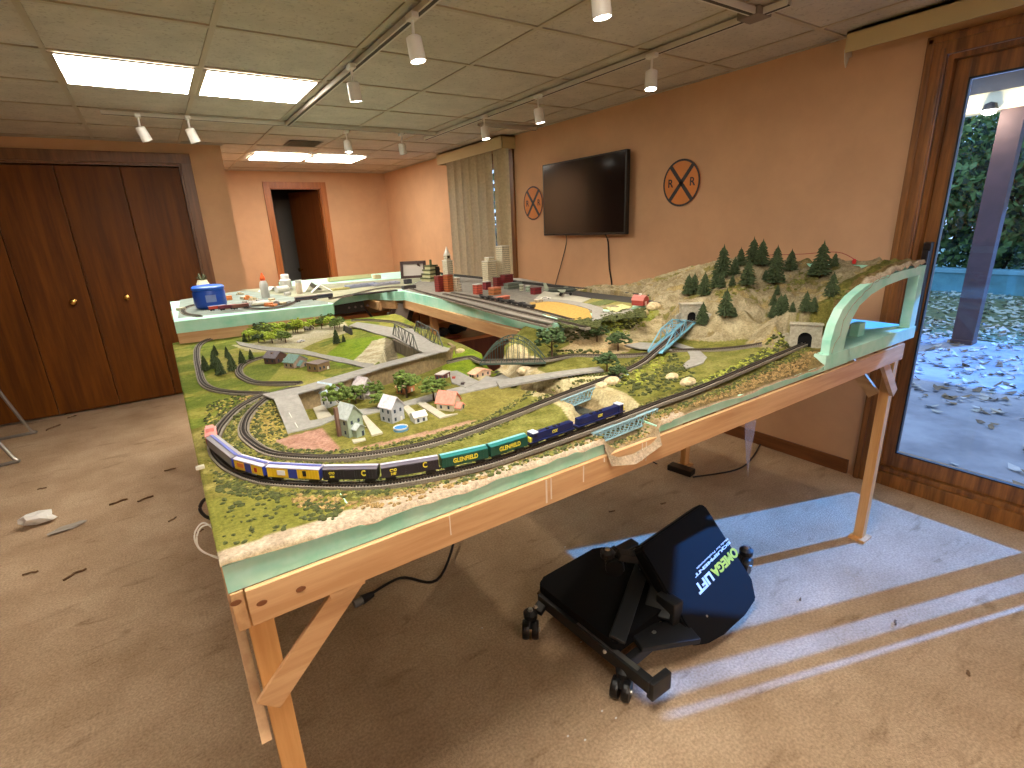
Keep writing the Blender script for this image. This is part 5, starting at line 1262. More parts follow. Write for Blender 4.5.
# ---------------------------------------------------------------- houses
m_win = mat('dark_window', (60,70,84), .2); m_wtr = mat('white_trim', (214,212,204), .6)
def ppm(p): return FPX/(Vector((p.x,p.y,p.z-EYE))).length
def house(name, label, at, w, d, wh, rh, rz, wall, roof, cat='model house', win=2, storeys=1, door=True, chim=None, porch=False, flat=False, group=None, ov=.004):
    p = T(*at) if not isinstance(at, Vector) else at
    t = thing(name, label, cat, (p.x,p.y,p.z-.001), rz, group)
    mw = mat('wall_%s' % str(wall), wall, .7, var=.05, vs=90); mr = mat('roof_%s' % str(roof), roof, .7, var=.08, vs=140)
    MX = Matrix(((1,0,0,0),(0,0,1,0),(0,1,0,0),(0,0,0,1)))
    if flat:
        MB().box((-w/2,-d/2,0),(w/2,d/2,wh)).build('walls', mw, t); MB().box((-w/2-.001,-d/2-.001,wh),(w/2+.001,d/2+.001,wh+.002)).build('roof', mr, t)
    else:
        MB().prism([(-w/2,-.004),(w/2,-.004),(w/2,wh),(0,wh+rh),(-w/2,wh)], -d/2, d/2, MX).build('walls', mw, t)
        k = MB(); sl = math.hypot(w/2,rh); ux, uz = w/2/sl, rh/sl
        for s_ in (-1,1):
            k.prism([(s_*0,wh+rh+.0005),(s_*(w/2+ov*ux),wh-ov*uz),(s_*(w/2+ov*ux),wh-ov*uz+.0022),(0,wh+rh+.0028)], -d/2-ov, d/2+ov, MX)
        k.build('roof', mr, t)
    hs = wh/storeys
    for st_ in range(storeys):
        for i in range(win):
            x = (i-(win-1)/2)*w/(win+.2); z = st_*hs+hs*.5
            if door and st_ == 0 and i == win-1: continue
            MB().box((x-.003,-d/2-.0006,z-.0045),(x+.003,-d/2+.001,z+.0045)).build('window', m_win, t)
        for i in range(2):
            y = (i-.5)*d/2.2; z = st_*hs+hs*.5
            MB().box((-w/2-.0006,y-.003,z-.0045),(-w/2+.001,y+.003,z+.0045)).build('window', m_win, t)
    if door:
        x = ((win-1)/2)*w/(win+.2) if win > 1 else 0
        MB().box((x-.0035,-d/2-.0008,0),(x+.0035,-d/2+.001,min(.013,wh*.8))).build('door', m_wtr, t)
    if chim:
        MB().box((chim[0]-.004,chim[1]-.004,0 if abs(chim[0]) >= w/2 else wh),(chim[0]+.004,chim[1]+.004,wh+rh*.95)).build('chimney', mat('chimney_brick',(120,92,78),.8), t)
    if porch:
        pw = w*.55
        MB().prism([(-pw/2,-.004),(pw/2,-.004),(pw/2,wh*.45),(0,wh*.45+pw*.4),(-pw/2,wh*.45)], -d/2-.016, -d/2, MX).build('porch', mw, t)
        k = MB()
        for s_ in (-1,1): k.prism([(0,wh*.45+pw*.4),(s_*(pw/2+.003),wh*.45-.002),(s_*(pw/2+.003),wh*.45),(0,wh*.45+pw*.4+.002)], -d/2-.019, -d/2+.001, MX)
        k.build('porch_roof', mr, t)
        MB().box((.003,-d/2-.0168,0),(.009,-d/2-.0155,.013)).build('porch_door', m_win, t)
    return t
R_ = .35
house('model_house','grey green two storey model house with chimney beside the pink dirt lot',(351,433),.044,.046,.048,.028,R_,(146,160,140),(176,186,182),storeys=2,chim=(-.027,.008),porch=True)
house('model_house','pale model house with light blue curved roof against the brown wall',(328,403),.046,.05,.040,.020,R_+.1,(186,190,192),(190,210,226),storeys=2)
house('model_house','grey model house with white porch roof behind the green trees',(364,397),.042,.042,.034,.028,R_+.1,(172,166,156),(206,196,198),storeys=2,porch=True)
house('model_house','light grey two storey model house next to the round blue pool',(393,420),.042,.044,.042,.024,R_,(172,176,182),(210,206,214),storeys=2,chim=(.004,.01))
house('model_garage','small white garage on the lawn right of the blue pool',(419,421),.03,.034,.017,.009,R_+1.2,(204,208,210),(222,220,216),'model garage',win=1,storeys=1,ov=.002)
house('model_house','cream bungalow with pink salmon roof at the right end of the street',(449,408),.044,.05,.022,.026,R_+.25,(208,196,172),(224,140,122),porch=True)
house('model_house','orange brown model house half hidden behind the round tree',(406,392),.046,.03,.020,.010,R_,(196,130,90),(214,176,140))
house('model_gas_station','low dark red model station by the grey parking lot',(443,378),.048,.028,.018,.003,R_+.2,(96,48,42),(206,200,196),'model building',flat=True)
house('model_boathouse','low tan pink model building under the green arch bridge',(480,375),.07,.03,.012,.010,R_-.2,(206,176,150),(222,170,140),'model building',win=3,door=False)
house('farm_house','dark roofed farm house, leftmost of the three farm buildings',(276,362),.055,.055,.024,.018,.6,(88,62,56),(110,104,112),chim=(-.01,.0))
house('farm_house','farm house with green roof between the two dark farm buildings',(296,366),.06,.05,.022,.020,.5,(150,130,118),(116,150,144),porch=True)
house('farm_shed','brown flat roofed farm shed, rightmost of the three farm buildings',(319,370),.05,.055,.028,.002,.45,(128,104,76),(120,102,98),'model building',flat=True,win=3)
t = house('model_cottage','tiny white gabled cottage among the trees of the grove',(309,330),.03,.03,.015,.014,.5,(120,104,100),(226,222,228))
# parked cars / pool / yard things
p = T(401,430); t = thing('swimming_pool','round blue above ground pool beside the light grey house','pool',p)
MB().lathe([(.0175,-.003),(.018,.009),(.0165,.009),(.016,.006),(.001,.006)],(0,0,0),24).build('pool_wall', m_wtr, t); MB().lathe([(.0158,.0055),(.0158,.0066)],(0,0,0),24).build('pool_water', mat('pool_water',(60,136,200),.1), t); MB().lathe([(.0182,.001),(.0182,.006),(.0184,.006)],(0,0,0),24).build('pool_liner', mat('pool_blue',(96,150,196),.4), t)
def car(label, at, rz, col, L=.028, fn=T, z=0, name='model_car', cat='model car'):
    p = fn(*at); t = thing(name, label, cat, (p.x,p.y,p.z+z), rz)
    m = mat('paint_%s' % str(col), col, .3); MX = Matrix(((1,0,0,0),(0,0,1,0),(0,1,0,0),(0,0,0,1)))
    MB().prism([(-L/2,.002),(L/2,.002),(L/2,.0055),(L*.25,.006),(L*.12,.0095),(-L*.25,.0095),(-L*.38,.0062),(-L/2,.0058)], -L*.19, L*.19, MX).build('body', m, t)
    MB().box((-L*.22,-L*.195,.0066),(L*.11,L*.195,.0088)).build('side_glass', m_win, t)
    for x in (-L*.3,L*.3):
        for s_ in (-1,1): MB().cyl((x,s_*L*.15,.0025),(x,s_*L*.2,.0025),.0028,n=10).build('wheel', m_blk, t)
    return t
car('white model car parked at the curve of the grove road', (301,342), .5, (214,214,220), .034)
car('dark model car on the grey parking lot', (463,385), .9, (60,50,52))
car('red model car on the grey parking lot near the dark station', (454,379), 1.0, (150,52,44))
car('blue model car on the street under the round tree', (398,404), .5, (110,118,140))
# ---------------------------------------------------------------- model trees
m_trunk = mat('tree_trunk_brown', (84,62,44), .9)
def rand_tree(h, rn, cols, name, shape='round'):
    t = thing(name, 'x', 'model tree')
    k = MB(); k.cyl((0,0,-.003),(0,0,h*.62),h*.028,h*.014,7)
    for i in range(5):
        a = i*1.26+rn.random(); k.cyl((0,0,h*(.3+.05*i)),(math.cos(a)*h*.22,math.sin(a)*h*.22,h*(.5+.06*i)),h*.012,h*.006,5)
    k.build('trunk', m_trunk, t)
    k = MB()
    for i in range(95):
        a = rn.random()*6.28; u = rn.uniform(-.75,1); rr = .55+.45*rn.random()
        q = Vector((math.sqrt(1-u*u)*math.cos(a),math.sqrt(1-u*u)*math.sin(a),u*.8))*h*.36*rr*(1+.25*math.sin(3*a))
        k.ico((q.x,q.y,h*.66+q.z), h*rn.uniform(.045,.085), 1, (1,1,.8), .5, rn)
    k.build('foliage', mat(*cols), t)
    return reg(t)
def conifer(h, rn, cols, name='model_conifer'):
    t = thing(name, 'x', 'model tree')
    MB().cyl((0,0,-.004),(0,0,h*.3),h*.03,h*.02,7).build('trunk', m_trunk, t)
    k = MB(); n = 9
    for i in range(n):
        f_ = i/(n-1); z = h*(.10+.80*f_); r = h*(.25*(1-f_)**.62+.03); m_ = 11
        tip = k.bm.verts.new((0,0,z+h*.16)); ring = []
        a0 = rn.random()*6
        for j in range(m_*2):
            a = a0+PI*j/m_; q = r*(1.0 if j % 2 == 0 else .58)*rn.uniform(.82,1.2)
            ring.append(k.bm.verts.new((math.cos(a)*q, math.sin(a)*q, z-h*.02*(j % 2 == 0)+rn.uniform(-.012,.012)*h)))
        for j in range(m_*2): k.bm.faces.new((ring[j], ring[(j+1) % (m_*2)], tip))
        k.bm.faces.new(ring[::-1])
    for i in range(70):
        f_ = rn.random(); a = rn.random()*6.28; r = h*(.24*(1-f_)**.8+.02)*.9
        k.ico((math.cos(a)*r,math.sin(a)*r,h*(.12+.8*f_)), h*.03, 1, (1,1,.8), .6, rn)
    k.build('foliage', mat(*cols), t)
    return reg(t)
G1 = ('foliage_mid',(92,112,48),.9,0,.25,160,.6,200); G2 = ('foliage_dark',(58,78,42),.9,0,.3,160,.6,200); G3 = ('foliage_lime',(156,178,54),.9,0,.2,160,.6,200); G4 = ('foliage_pine',(58,72,42),.9,0,.3,200,.6,200)
rn = random.Random(11); used = set()
DEC = [rand_tree(.08,rn,G1,'model_tree'), rand_tree(.08,rn,G1,'model_tree'), rand_tree(.08,rn,G2,'model_tree'), rand_tree(.08,rn,G3,'model_tree')]
CON = [conifer(.1,rn,G4), conifer(.1,rn,G4)]
def plant(src, at, h, label, group=None, p=None, wide=1):
    p = p or T(*at); base = .08 if src in DEC else .1; s = h/base; wide = wide*1.12 if src in DEC else (1.05 if p.x < .9 else 1.3); loc = (p.x,p.y,p.z-.002)
    sc = (s*wide,s*wide,s)
    if src.name not in used:
        used.add(src.name); o = src; o.location = loc; o.rotation_euler = (0,0,rnd.random()*6); o.scale = sc; o['label'] = label
    else: o = dup(src, loc, rnd.random()*6, label, sc)
    if group: o['group'] = group
    return o
for src, at, h, lab, wd in [
 (0,(341,413),.088,'bushy green tree, largest in the town, left of the grey green house',1.0),(1,(356,404),.06,'green tree squeezed between the blue roofed house and the grey house',1.2),(0,(377,398),.055,'green tree right of the grey house with the porch roof',1.15),
 (1,(381,409),.052,'low spreading tree left of the light grey house',1.25),(1,(407,398),.085,'round topped green tree with reddish trunk before the orange brown house',1.1),(0,(434,401),.075,'wide green tree just behind the pink roofed bungalow',1.25),
 (2,(552,357),.115,'big dark green tree at the corner of the raised foam shelf',1.15),(2,(618,351),.075,'flat topped dark tree above the gravel lot in mid table',1.4),(2,(607,372),.07,'dark green tree right where the concrete road ends',1.3),(2,(597,342),.07,'dark tree at the foot of the green slope, behind the tan field',1.3),
 (1,(585,333),.05,'small tree left of the grey junction of the shelf road',1.3),(2,(618,380),.05,'low dark bushy tree in front of the road end',1.4),
 (3,(298,333),.075,'bright lime green tree standing tallest in the grove',1.1),(0,(322,329),.06,'green tree right of the tiny white cottage',1.1),(0,(335,331),.055,'green tree at the right end of the grove',1.1),(2,(321,322),.05,'dark little tree before the foam edge behind the cottage',1.0)]:
    plant(DEC[src], at, h, lab, None, None, wd)
k_ = 0
for row, (x0,x1,y0,y1,n) in enumerate([(270,330,320,326,9),(250,300,330,336,9),(245,290,338,345,9),(300,345,326,332,5)]):
    for i in range(n):
        f_ = (i+.5)/n; px = x0+(x1-x0)*f_+rnd.uniform(-2,2); py = y0+(y1-y0)*rnd.random()-(px-x0)*.04
        plant(DEC[(k_*7+row) % 4 if k_ % 3 else 3], (px,py), rnd.uniform(.045,.065), 'small green tree in the crowded grove behind the farm houses', 'grove trees behind the farm', None, 1.5); k_ += 1
for at, h, lab in [((206,371),.062,'leftmost dark conifer inside the outermost left track curve'),((216,369),.075,'tall conifer at the back of the left conifer clump'),((221,375),.07,'front conifer of the left clump standing on tan ground'),((216,356),.05,'small conifer behind the left clump'),((233,371),.07,'conifer just right of the left clump'),((228,358),.05,'small dark conifer between clump and grove'),((243,365),.06,'conifer left of the inner loop track'),((252,361),.05,'small conifer touching the inner loop track'),((245,342),.045,'small conifer at the left end of the grove'),
 ((337,344),.065,'dark conifer alone by the bright green embankment'),((344,342),.035,'tiny conifer beside the lone conifer at the embankment'),((345,331),.035,'tiny conifer left of the dark slate board')]:
    plant(CON[rnd.randrange(2)], at, h, lab)
MT = [((688,295),18,'leftmost conifer above the bridge tunnel portal'),((694,293),17,'second conifer from the left above the bridge tunnel'),((704,296),20,'full conifer right above the bridge tunnel portal'),((715,288),16,'conifer between the tunnel group and the ridge group'),((722,277),26,'broad dark conifer at the left end of the ridge'),((721,288),13,'low conifer under the broad ridge conifer'),
 ((734,275),15,'small conifer below the ridge line'),((740,266),15,'conifer left of the two tall ridge conifers'),((732,286),10,'tiny conifer on the bare rock left of the tall slope conifer'),((747,286),22,'tall conifer on the rock left of the grey ledge'),((752,265),22,'left of the two tall conifers on the ridge'),((761,266),21,'right of the two tall conifers on the ridge'),
 ((776,267),17,'conifer on the ridge behind the big slope conifer'),((774,284),25,'big conifer on the slope below the ridge in mid mountain'),((765,280),9,'tiny conifer left of the big slope conifer'),((777,295),9,'tiny conifer below the big slope conifer'),((725,317),24,'lone broad conifer on the shelf of the beige cliff'),((734,317),9,'tiny bush conifer beside the lone cliff conifer'),
 ((702,325),20,'conifer directly right of the bridge tunnel portal'),((772,318),12,'small dark conifer left above the second portal'),((773,306),11,'conifer stacked above the small dark one'),((779,316),18,'conifer left of the pair over the second portal'),((783,313),16,'narrow conifer close left of the second portal top'),((792,312),9,'tiny conifer above the second portal'),((805,312),17,'conifer right above the second portal'),((813,312),13,'small conifer right of the one above the second portal'),
 ((790,271),17,'conifer on the ridge right of the big slope conifer'),((820,277),27,'tall double topped conifer near the right of the ridge'),((813,276),13,'small conifer left of the tall double topped conifer'),((834,267),11,'rightmost small conifer on the ridge'),((831,298),20,'lone conifer on the right slope above the foam arch')]
for at, hp, lab in MT:
    p = T(*at); plant(CON[rnd.randrange(2)], at, hp/ppm(p)*1.08, lab, 'mountain conifers', p)
# ---------------------------------------------------------------- scrub, weeds and boulders
def scrub(name, label, m, pts, r0, r1, flat=.7, cat='scrub', kind='stuff'):
    k = MB(); rn2 = random.Random(len(pts))
    for (x,y) in pts:
        z = hz(x,y)
        if z < .9: continue
        k.ico((x,y,z+r0*.3), rn2.uniform(r0,r1), 1, (rn2.uniform(.8,1.5),rn2.uniform(.8,1.3),flat), .6, rn2)
    o = k.build(name, m); return tag(o, label, cat, None, kind)
def along(P, off0, off1, n, both=True, x0=-9, x1=9):
    out = []; rn2 = random.Random(n)
    for i in range(n):
        j = rn2.randrange(1,len(P)-1); d = (P[j+1]-P[j-1]); d = Vector((d.x,d.y,0)).normalized(); nn = Vector((-d.y,d.x,0)); s_ = rn2.choice((-1,1)) if both is True else both
        q = P[j]+nn*s_*rn2.uniform(off0,off1)
        if x0 < q.x < x1 and .79 < q.y < 2.3 and q.x > .008: out.append((q.x,q.y))
    return out
def inpoly(pix, n, seed=1):
    P = ter(pix); rn2 = random.Random(seed); xs = [p[0] for p in P]; ys = [p[1] for p in P]; out = []
    while len(out) < n:
        x, y = rn2.uniform(min(xs),max(xs)), rn2.uniform(min(ys),max(ys))
        if inside(P, np.array([x]), np.array([y]))[0]: out.append((x,y))
    return out
S1 = ('scrub_dark',(66,72,34),.95,0,.3,150); S2 = ('scrub_olive',(108,108,50),.95,0,.25,150); S3 = ('scrub_straw',(150,136,84),.95,0,.2,150)
IT = [Vector((T(a,b_).x,T(a,b_).y,1)) for a,b_ in [(267,400),(254,411),(246,422),(244,434),(252,444),(270,452.5),(300,456.5),(340,457),(390,451),(440,440),(500,419),(560,395.5),(612,376),(640,363),(650,357)]]; IT = resample(catmull(IT,8),.01)
OTf = [p for p in OT if p.x < 1.84]
scrub('track_scrub','dark green scrub growing along both front tracks',mat(*S1),along(OTf,.016,.038,1100)+along(IT,.016,.036,850),.002,.0055)
scrub('track_scrub','olive scrub growing along both front tracks',mat(*S2),along(OTf,.015,.042,1200)+along(IT,.015,.040,900),.002,.005)
scrub('track_scrub','straw coloured weeds along both front tracks',mat(*S3),along(OTf,.015,.04,350)+along(IT,.015,.034,260),.0015,.004)
scrub('ramp_scrub','speckled bushes between the inner track and the town ramp',mat(*S1),inpoly([(248,412),(275,402),(287,436),(268,446),(252,438)],130,4)+inpoly([(207,405),(240,395),(262,399),(232,415),(206,425)],120,5),.002,.0055)
scrub('ramp_weeds','yellow weeds between the inner track and the town ramp',mat('weed_yellow',(160,146,74),.95,0,.2,150),inpoly([(248,412),(275,402),(287,436),(268,446),(252,438)],150,6)+inpoly([(205,405),(240,395),(262,399),(232,415),(206,425)],60,7),.002,.0045)
scrub('meadow_tufts','dark tufts dotted over the front left meadow',mat(*S1),inpoly([(222,500),(300,497),(345,505),(325,520),(240,548),(224,548)],60,8)+inpoly([(305,500),(345,503),(335,520),(300,522)],60,9)+inpoly([(215,478),(260,492),(300,496),(260,500),(218,492)],90,10),.002,.006)
scrub('slope_scrub','green scrub on the slope left of the second tunnel portal',mat(*S1),inpoly([(690,385),(745,360),(775,328),(792,335),(788,348),(740,372),(700,390)],170,11)+inpoly([(610,385),(640,376),(665,365),(672,352),(690,372),(650,395),(630,400)],130,12)+inpoly([(655,372),(690,366),(700,385),(665,400)],70,13),.003,.009)
scrub('slope_weeds','yellow green weeds on the slopes in front of the mountain',mat('weed_green',(140,146,58),.95,0,.25,150),inpoly([(690,385),(745,360),(775,328),(792,335),(788,348),(740,372),(700,390)],170,14)+inpoly([(600,385),(640,366),(665,350),(672,352),(650,385)],100,15)+inpoly([(600,322),(640,312),(660,312),(630,335),(605,335)],150,16),.003,.008)
scrub('gully_scrub','dark scrub around the arch bridge and tan field',mat(*S1),inpoly([(548,338),(585,330),(640,322),(630,330),(590,340),(556,346)],130,17)+inpoly([(548,352),(600,352),(600,356),(548,358)],60,18)+inpoly([(600,322),(640,312),(652,310),(630,330)],90,19),.003,.008)
scrub('embankment_scrub','brown weeds on the front embankment below the train',mat('weed_brown',(140,116,74),.95,0,.3,150),[(q[0],q[1]) for q in along(OTf,.034,.085,1700,-1,.12,1.8)],.002,.005,.9)
scrub('mountain_scrub','olive scrub patches among the mountain conifers',mat(*S2),inpoly([(715,292),(755,288),(775,284),(780,290),(745,292),(720,298)],90,20)+inpoly([(785,290),(800,270),(812,272),(795,292)],70,21)+inpoly([(822,302),(850,290),(845,298),(825,308)],60,22),.003,.008)
bo = [((612,383),.02,'tan boulder beside the dark tree at the road end'),((601,387),.015,'small tan boulder below the road end'),((640,315),.03,'pale boulder on the green slope left of the mountain'),((653,308),.028,'second pale boulder higher on the green slope'),((688,384),.02,'tan boulder at the bend of the grey side road'),((672,378),.016,'pale rock under the inner track by the side road'),((460,352),.014,'grey rock at the grass edge by the opening'),((524,372),.02,'pale rock under the arch bridge')]
m_bld = mat('boulder_tan', (206,188,150), .95, var=.14, vs=60, bump=.6, bs=120)
for i, (at, r, lab) in enumerate(bo):
    p = T(*at); o = MB().ico((0,0,r*.25), r, 3, (1.4,1,.75), .10, random.Random(i)).build('boulder', m_bld); o.location = p; tag(o, lab, 'rock')
# ---------------------------------------------------------------- things on the raised shelf
def uthing(name, label, cat, at, rz=0, z=.003): 
    p = up_(*at); return thing(name, label, cat, (p.x,p.y,ZU+z), rz)
m_bt_ = mat('tub_blue', (24,82,196), .35); m_pw = mat('bottle_white', (200,200,194), .35)
t = uthing('plastic_tub','round blue plastic tub with lid on the left of the shelf','tub',(212,308))
MB().lathe([(.052,0),(.060,.006),(.064,.02),(.064,.068),(.060,.08)],(0,0,0),28).build('tub_body', m_bt_, t, smooth=True); MB().lathe([(.06,.078),(.065,.082),(.065,.092),(.058,.098),(.04,.100),(.01,.100)],(0,0,0),28).build('lid', mat('tub_lid_blue',(36,100,214),.35), t, smooth=True)
t.scale = (1.22,1.22,1.22); MB().box((-.02,-.0655,.03),(.02,-.060,.06)).build('tub_label', mat('tub_label_blue',(120,150,214),.5), t)
t = uthing('supply_jar','white jar with dark plant like top behind the blue tub','jar',(206,298)); MB().lathe([(.035,0),(.036,.09),(.03,.1),(.028,.11)],(0,0,0),20).build('jar_body', mat('jar_cream',(214,210,180),.4), t, smooth=True)
k = MB(); 
for i in range(8): k.bar((0,0,.105),(.03*math.cos(i),.03*math.sin(i),.13+.01*(i%3)),.006,.006)
k.build('brush_tops', mat('olive_dark',(74,78,50),.7), t)
t = uthing('glue_bottle','tall white glue bottle with bright orange cap','bottle',(266,298)); MB().lathe([(.022,0),(.025,.01),(.025,.075),(.02,.095),(.012,.105)],(0,0,0),20).build('bottle_body', m_pw, t, smooth=True); MB().lathe([(.014,.103),(.016,.118),(.006,.14),(.003,.15)],(0,0,0),16).build('cap', mat('cap_orange',(232,92,30),.4), t)
t = uthing('supply_jar','white jar with lid behind the papers near the far door','jar',(287,291)); MB().lathe([(.035,0),(.037,.01),(.037,.07),(.026,.08)],(0,0,0),20).build('jar_body', m_pw, t, smooth=True); MB().lathe([(.027,.08),(.027,.105),(.024,.11)],(0,0,0),20).build('lid', m_wht, t)
t = uthing('spice_bottle','small white bottle with beige label left of the papers','bottle',(300,294)); MB().lathe([(.02,0),(.021,.06),(.018,.068)],(0,0,0),16).build('bottle_body', mat('label_beige',(206,190,170),.5), t); MB().lathe([(.018,.068),(.018,.085)],(0,0,0),16).build('lid', m_pw, t)
t = uthing('paint_bottle','white squeeze bottle lying on its side beside the glue bottle','bottle',(277,294),.4); MB().lathe([(.02,0),(.022,.01),(.022,.08),(.008,.095),(.006,.11)],(0,0,.024),16,Matrix.Rotation(PI/2,3,'Y')).build('bottle_body', m_pw, t)
for i, (at, rz, tl, lab) in enumerate([((309,291),.3,.75,'folded white paper standing like a tent behind the small bottle'),((321,292),-.2,.6,'second white paper tented right of the first'),((270,291),.5,.35,'crumpled white sheet near the glue bottle')]):
    t = uthing('paper_sheet', lab, 'paper', at, rz); k = MB(); w_ = .10
    k.prism([(-.06,0),(0,.05*tl*1.6),(.07,0),(.068,-.0),(0,.05*tl*1.6-.0015),(-.058,0)], -w_/2, w_/2, Matrix(((1,0,0,0),(0,0,1,0),(0,1,0,0),(0,0,0,1)))); k.build('sheet', m_pap, t)
m_mal = [mat('scrap_cream',(186,174,146),.7), mat('scrap_tan',(196,176,140),.7), mat('scrap_orange',(214,130,70),.6), mat('scrap_white',(196,194,190),.6), mat('scrap_grey',(150,150,150),.6)]
nm = ['cream plastic building kit piece','tan cardboard offcut','orange bit of packaging','white plastic sprue','grey kit part']
wh_ = ['left of the tub','behind the tub','right of the tub','in front of the glue bottle','near the shelf edge','behind the glue bottle','in the middle of the clutter','close to the red toy cars','at the back of the shelf','by the track oval','beside the white paste plate','at the far left corner']
for i in range(20):
    px = 180+rnd.random()*75 if i < 8 else 225+rnd.random()*70; py = 312-rnd.random()*14-(px-180)*.05; 
    if 198 < px < 226 and py > 300: px += 28
    t = uthing('scrap_piece', '%s %s on the cluttered shelf' % (nm[i%5], wh_[(i*5+i//5)%12]), 'craft scrap', (px,py), rnd.random()*3)
    k = MB(); k.box((-.022,-.012,0),(.022,.012,rnd.uniform(.008,.018)),bev=.002); k.box((-.012,-.02,0),(.004,.016,rnd.uniform(.006,.026)),bev=.001); k.build('scrap_body', m_mal[i%5], t)
t = uthing('paste_plate','round pale plate of white paste on the shelf edge','plate',(262,304.5)); MB().lathe([(.06,.0),(.085,.008),(.083,.010),(.055,.004),(.001,.004)],(0,0,0),28).build('plate', mat('plate_cream',(186,180,152),.5), t); MB().ico((0,0,.008),1,2,(.05,.045,.012),.2).build('paste', m_pw, t)
for i,(at,c,lab) in enumerate([((218,311.5),(196,60,44),'bright red open freight car on the shelf in front of the blue tub'),((228,311),(110,34,58),'dark maroon freight car next to the red one on the shelf'),((241,310),(120,72,60),'brown freight car at the right of the three shelf cars')]):
    p = up_(*at); t = thing('freight_car', lab, 'train car', (p.x,p.y,ZU+.006), .1); rolling(t,.08)
    MB().box((-.04,-.009,.01),(.04,.009,.024)).build('car_body', mat('paint_%s'%str(c),c,.5), t); MB().box((-.041,-.0095,.024),(.041,.0095,.0255)).build('car_top', mat('lavender_white',(188,186,204),.5) if i==0 else mat('paint2_%s'%str(c),tuple(min(255,int(v*1.3)) for v in c),.5), t)
# grey model cars low platform at (300-333, 300-308)
for i,(at,c,lab) in enumerate([((308,302.5),(92,70,72),'dull brown passenger car on the front edge of the shelf'),((324,300.5),(70,72,88),'dark blue grey passenger car near the notch of the shelf')]):
    p = up_(*at); t = thing('passenger_car', lab, 'train car', (p.x,p.y+.03,ZU+.004), .03); rolling(t,.12)
    MB().box((-.06,-.010,.01),(.06,.010,.028),bev=.002).build('car_body', mat('paint_%s'%str(c),c,.4), t); MB().box((-.058,-.0104,.017),(.058,-.0095,.023)).build('window_band', m_win, t); MB().box((-.06,-.006,.028),(.06,.006,.031),bev=.001).build('car_roof', mat('paint_roof',(150,136,128),.5), t)
# trays and kit boxes in the back middle
for i,(at,dx,dy,hh,c,lab) in enumerate([((362,287),.22,.07,.018,(150,158,186),'bluish grey plastic tray in the back middle of the shelf'),((385,285),.20,.08,.015,(168,170,190),'pale lavender tray right of the bluish tray'),((350,280),.35,.05,.03,(206,196,150),'long cream box lid lying at the back edge of the shelf'),((340,290),.12,.05,.010,(196,190,120),'flat olive card near the back tray'),((408,284),.05,.03,.03,(66,68,78),'small dark grey block beside the shelf corner'),((409,289),.09,.03,.02,(70,66,66),'dark grey flat car at the corner of the inner shelf edge'),((377,279),.05,.05,.03,(214,190,150),'cream cup shaped box at the back of the trays')]):
    t = uthing('kit_tray', lab, 'tray', at, .1); k = MB(); k.box((-dx/2,-dy/2,0),(dx/2,dy/2,.004)); 
    for a in ((-dx/2,-dy/2,dx/2,-dy/2+.004),(-dx/2,dy/2-.004,dx/2,dy/2),(-dx/2,-dy/2,-dx/2+.004,dy/2),(dx/2-.004,-dy/2,dx/2,dy/2)): k.box((a[0],a[1],0),(a[2],a[3],hh))
    k.build('tray_body', mat('tray_%s'%str(c),c,.6), t); k = MB()
    for j in range(4): k.box((-dx/2+.01+j*dx/4.5,-dy/4,.004),(-dx/2+.01+j*dx/4.5+dx/7,dy/4,hh*.9))
    k.build('tray_contents', mat('tray2_%s'%str(c),tuple(int(v*.82) for v in c),.6), t)
# picture frame
p0 = up_(401,279); t = thing('picture_frame','dark framed picture leaning at the back of the shelf before the peach wall','picture frame', p0, -.5)
M = Matrix.Rotation(-.25,4,'X'); w_, h_ = .20, .135
k = MB()
for a in ((0,0,w_,.022),(0,h_-.022,w_,h_),(0,0,.022,h_),(w_-.022,0,w_,h_)): k.box((a[0],0,a[1]),(a[2],.018,a[3]),M)
k.build('frame', mat('frame_dark',(58,34,30),.5), t); MB().box((.02,.008,.02),(w_-.02,.012,h_-.02),M).build('picture', mat('picture_grey',(186,178,168),.5), t); MB().bar((w_*.7,.02,h_*.8),(w_*.9,.10,.0),.02,.006).build('easel_leg', mat('frame_dark2',(70,40,34),.6), t)
# city buildings
def tower(name, label, at, parts, wall, cat='model building', rz=.2, roof=None, rows=6):
    t = uthing(name, label, cat, at, rz); t.scale = (.84,.84,.90); m = mat('bld_%s' % str(wall), wall, .7, var=.05, vs=60)
    for (x,y,w_,d,h_) in parts:
        MB().box((x-w_/2,y-d/2,0),(x+w_/2,y+d/2,h_)).build('tower_block', m, t)
        MB().box((x-w_/2-.002,y-d/2-.002,h_),(x+w_/2+.002,y+d/2+.002,h_+.004)).build('cornice', m_wtr if not roof else mat('r_%s'%str(roof),roof,.6), t)
        k = MB(); n = max(2,int(h_/.014)); nx = max(2,int(w_/.011))
        for i in range(n):
            for j in range(nx):
                z = (i+.5)*h_/n; xx = x-w_/2+(j+.5)*w_/nx; k.box((xx-.0028,y-d/2-.0008,z-.004),(xx+.0028,y-d/2+.001,z+.004))
            for j in range(max(2,int(d/.011))):
                yy = y-d/2+(j+.5)*d/max(2,int(d/.011)); k.box((x-w_/2-.0008,yy-.0028,z-.004),(x-w_/2+.001,yy+.0028,z+.004))
        k.build('window_rows', mat('bldwin_%s'%str(wall),tuple(int(v*.55) for v in wall),.4), t)
    return t
t = tower('clock_tower','slender cream clock tower with pointed white roof, left of the city','', [(0,0,.055,.055,.19),(0,0,.034,.034,.235)], (196,190,166)) if False else None
t = tower('clock_tower','slender cream clock tower with pointed white roof on the shelf',(449,283), [(0,0,.06,.06,.165),(0,0,.04,.04,.205)], (204,198,174))
